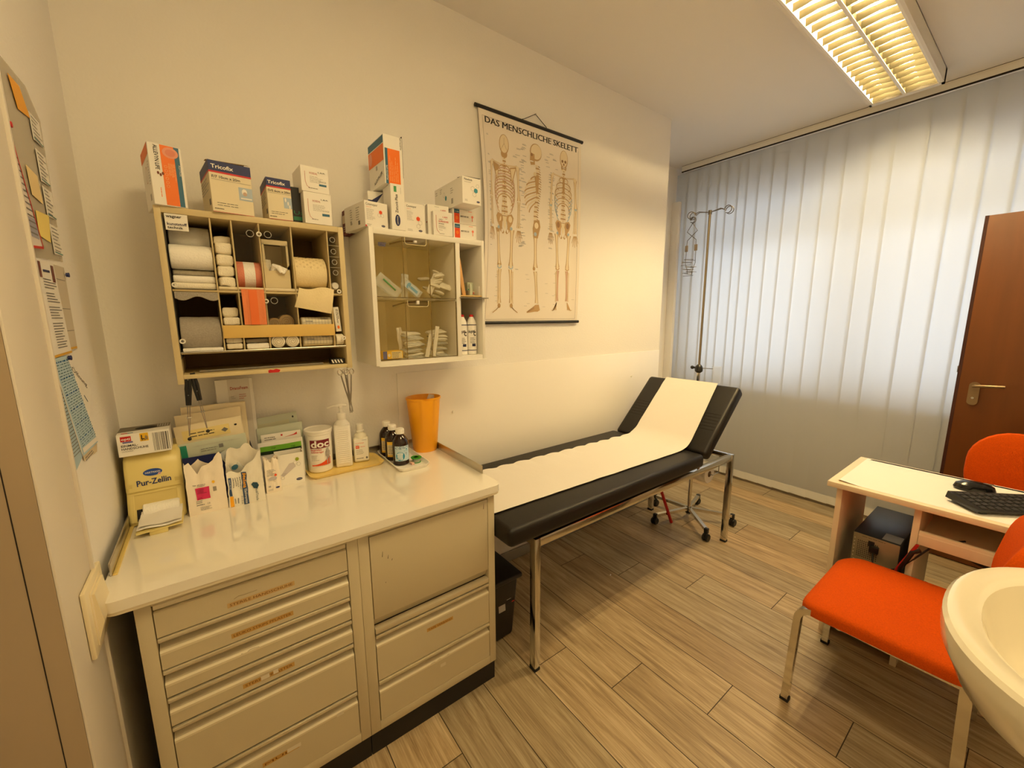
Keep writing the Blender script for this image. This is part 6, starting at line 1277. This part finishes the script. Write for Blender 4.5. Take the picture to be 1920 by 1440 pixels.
for s, x in ((-1, -.225), (1, .215)):
    m = MB(); bend = [(x, .212-.045*(1-math.cos(t)), .352+.045*math.sin(t)) for t in [i*PI/2/6 for i in range(7)]]
    m.tube([(x+(.0), .222, .012)]+bend+[(x, -.19, .395)], 0, CHROME, rect=(.022, .026), upv=(1, 0, 0)); l = m.build('front_leg', vc)
    m = MB(); m.box((x-.013, .208, 0), (x+.013, .236, .014), RUBBER, .001); m.build('rubber_foot', l)
    m = MB(); m.tube([(x-.0, -.205, .010), (x, -.190, .394)], 0, CHROME, rect=(.026, .022), upv=(1, 0, 0)); m.build('rear_leg', vc)
    m = MB(); m.tube([(x*.88, -.19, .385), (x*.88, -.245, .43), (x*.8, -.262, .56), (x*.72, -.285, .72)], .010, CHROME); m.build('back_post', vc)
m = MB(); m.tube([(-.22, .1, .378), (.21, .1, .378)], .009, CHROME); m.build('cross_bar', vc)
sc_ = thing('swivel_chair', 'orange upholstered swivel chair on the far side of the desk', 'chair', (2.86, -1.80, 0), math.radians(90))
m = MB(); seat_shape(m, -.225, .225, -.22, .24, .452, .505, .09, ORF, .012); m.build('seat', sc_)
m = MB(); m.lathe([(.04, .350), (.12, .372), (.222, .412), (.236, .440), (.236, .456)], mat('dark_maroon_shell', (42, 14, 12), .4), seg=32, sx=.95, sy=1.02); m.build('seat_shell', sc_)
m = MB(); back_shape(m, .44, .34, .14, .05, ORF, .04, .10); o = m.build('backrest', sc_); o.location = (0, -.235, .545)
m = MB(); m.box((-.03, -.30, .40), (.03, -.285, .62), BLACK, .004); m.build('back_post', sc_)
m = MB(); m.cyl((0, 0, .07), .025, .30, BLACK); m.build('gas_column', sc_)
for i in range(5):
    a = math.radians(41+72*i); m = MB(); ex, ey = .33*math.cos(a), .33*math.sin(a); m.tube([(0, 0, .10), (ex, ey, .068)], 0, BLACK, rect=(.04, .03)); l = m.build('foot_arm', sc_)
    m = MB(); m.lathe([(.001, -.025), (.025, -.024), (.028, -.012), (.028, .012), (.025, .024), (.001, .025)], BLACK, (ex, ey, .0285), 20, ax=1); m.build('castor', l)

# ================================================================== BROWN DOOR
dr_ = MB(); WDD = mat('brown_door_veneer', (104, 56, 12), .45, var=.3, vscale=3, stretch=(6, 6, .5)); WDE = mat('dark_door_edge', (60, 22, 10), .5)
dr_.box((3.60, -2.245, .006), (3.64, -1.462, 1.930), WDD, .001); dr_.box((3.5985, -1.4640, .006), (3.6415, -1.4600, 1.930), WDE); dr_.box((3.599, -1.474, .006), (3.6405, -1.4640, 1.930), WDE)
ld2 = struct(dr_, 'door_2')
m = MB(); BRZ = mat('bronze_metal', (150, 128, 98), .35, .8)
m.prism([(p[0], p[1]) for p in rrect(-1.553, -1.512, .925, 1.052, .019, 6)], 0, 3.594, 3.5998, BRZ); m.tube([(3.594, -1.532, 1.033), (3.556, -1.532, 1.034), (3.550, -1.545, 1.036), (3.550, -1.64, 1.043)], .008, BRZ, 12); m.cyl((3.590, -1.532, .965), .006, .006, CHROME, ax=0); m.build('door_handle', ld2)
m = MB(); m.box((3.592, -1.4595, 1.10), (3.645, -1.457, 1.135), STEELD); m.build('latch', ld2)

# ================================================================== WASHBASIN
sk = thing('washbasin', 'cream ceramic washbasin with wide rim in the lower right corner', 'washbasin', (1.44, -1.943, 0)); CER = mat('cream_ceramic', (240, 232, 210), .10, coat=.4)
def dsh(a, b_, n=2.2, back=-.26, N_=72):
    o = []
    for k in range(N_):
        t = 2*PI*k/N_; c, s_ = math.cos(t), math.sin(t); x = a*math.copysign(abs(c)**(2/n), c); y = b_*math.copysign(abs(s_)**(2/n), s_)
        if y < 0: y = max(back, y*1.25); x = a*math.copysign(abs(c)**(2/3.5), c)
        o.append((x, y))
    return o
m = MB(); rs = []
for a, b_, z, bk, dy in ((.10, .09, .60, -.20, -.02), (.20, .16, .66, -.24, -.02), (.275, .225, .74, -.26, 0), (.300, .243, .785, -.26, 0), (.306, .250, .800, -.26, 0), (.3105, .2525, .822, -.26, 0), (.3105, .2520, .842, -.26, 0), (.304, .246, .850, -.255, 0), (.292, .235, .852, -.245, 0), (.262, .212, .848, -.20, .0), (.250, .200, .840, -.18, 0), (.243, .192, .82, -.16, 0), (.22, .17, .76, -.14, 0), (.17, .12, .715, -.11, 0), (.06, .045, .700, -.06, -.02), (.02, .02, .698, -.02, -.02)):
    rs.append([(x, y+dy, z) for x, y in dsh(a, b_, 2.2, bk)])
n = len(rs[0]); m.add([p for q in rs for p in q], [(i*n+k, i*n+(k+1) % n, (i+1)*n+(k+1) % n, (i+1)*n+k) for i in range(len(rs)-1) for k in range(n)]+[tuple(range(n))[::-1], tuple((len(rs)-1)*n+k for k in range(n))], CER); m.build('bowl', sk)
m = MB(); m.lathe([(.11, 0), (.105, .05), (.085, .3), (.10, .62)], CER, (.02, -.03, 0), 32); m.build('pedestal', sk)
m = MB(); m.cyl((0, -.02, .699), .02, .003, CHROME); m.build('drain', sk)
m = MB(); m.cyl((0, -.225, .848), .022, .05, CHROME); m.tube([(0, -.225, .89), (0, -.18, .915), (0, -.10, .905), (0, -.09, .89)], .011, CHROME); m.tube([(0, -.225, .90), (0, -.235, .93), (0, -.19, .955)], .007, CHROME); m.build('tap', sk)
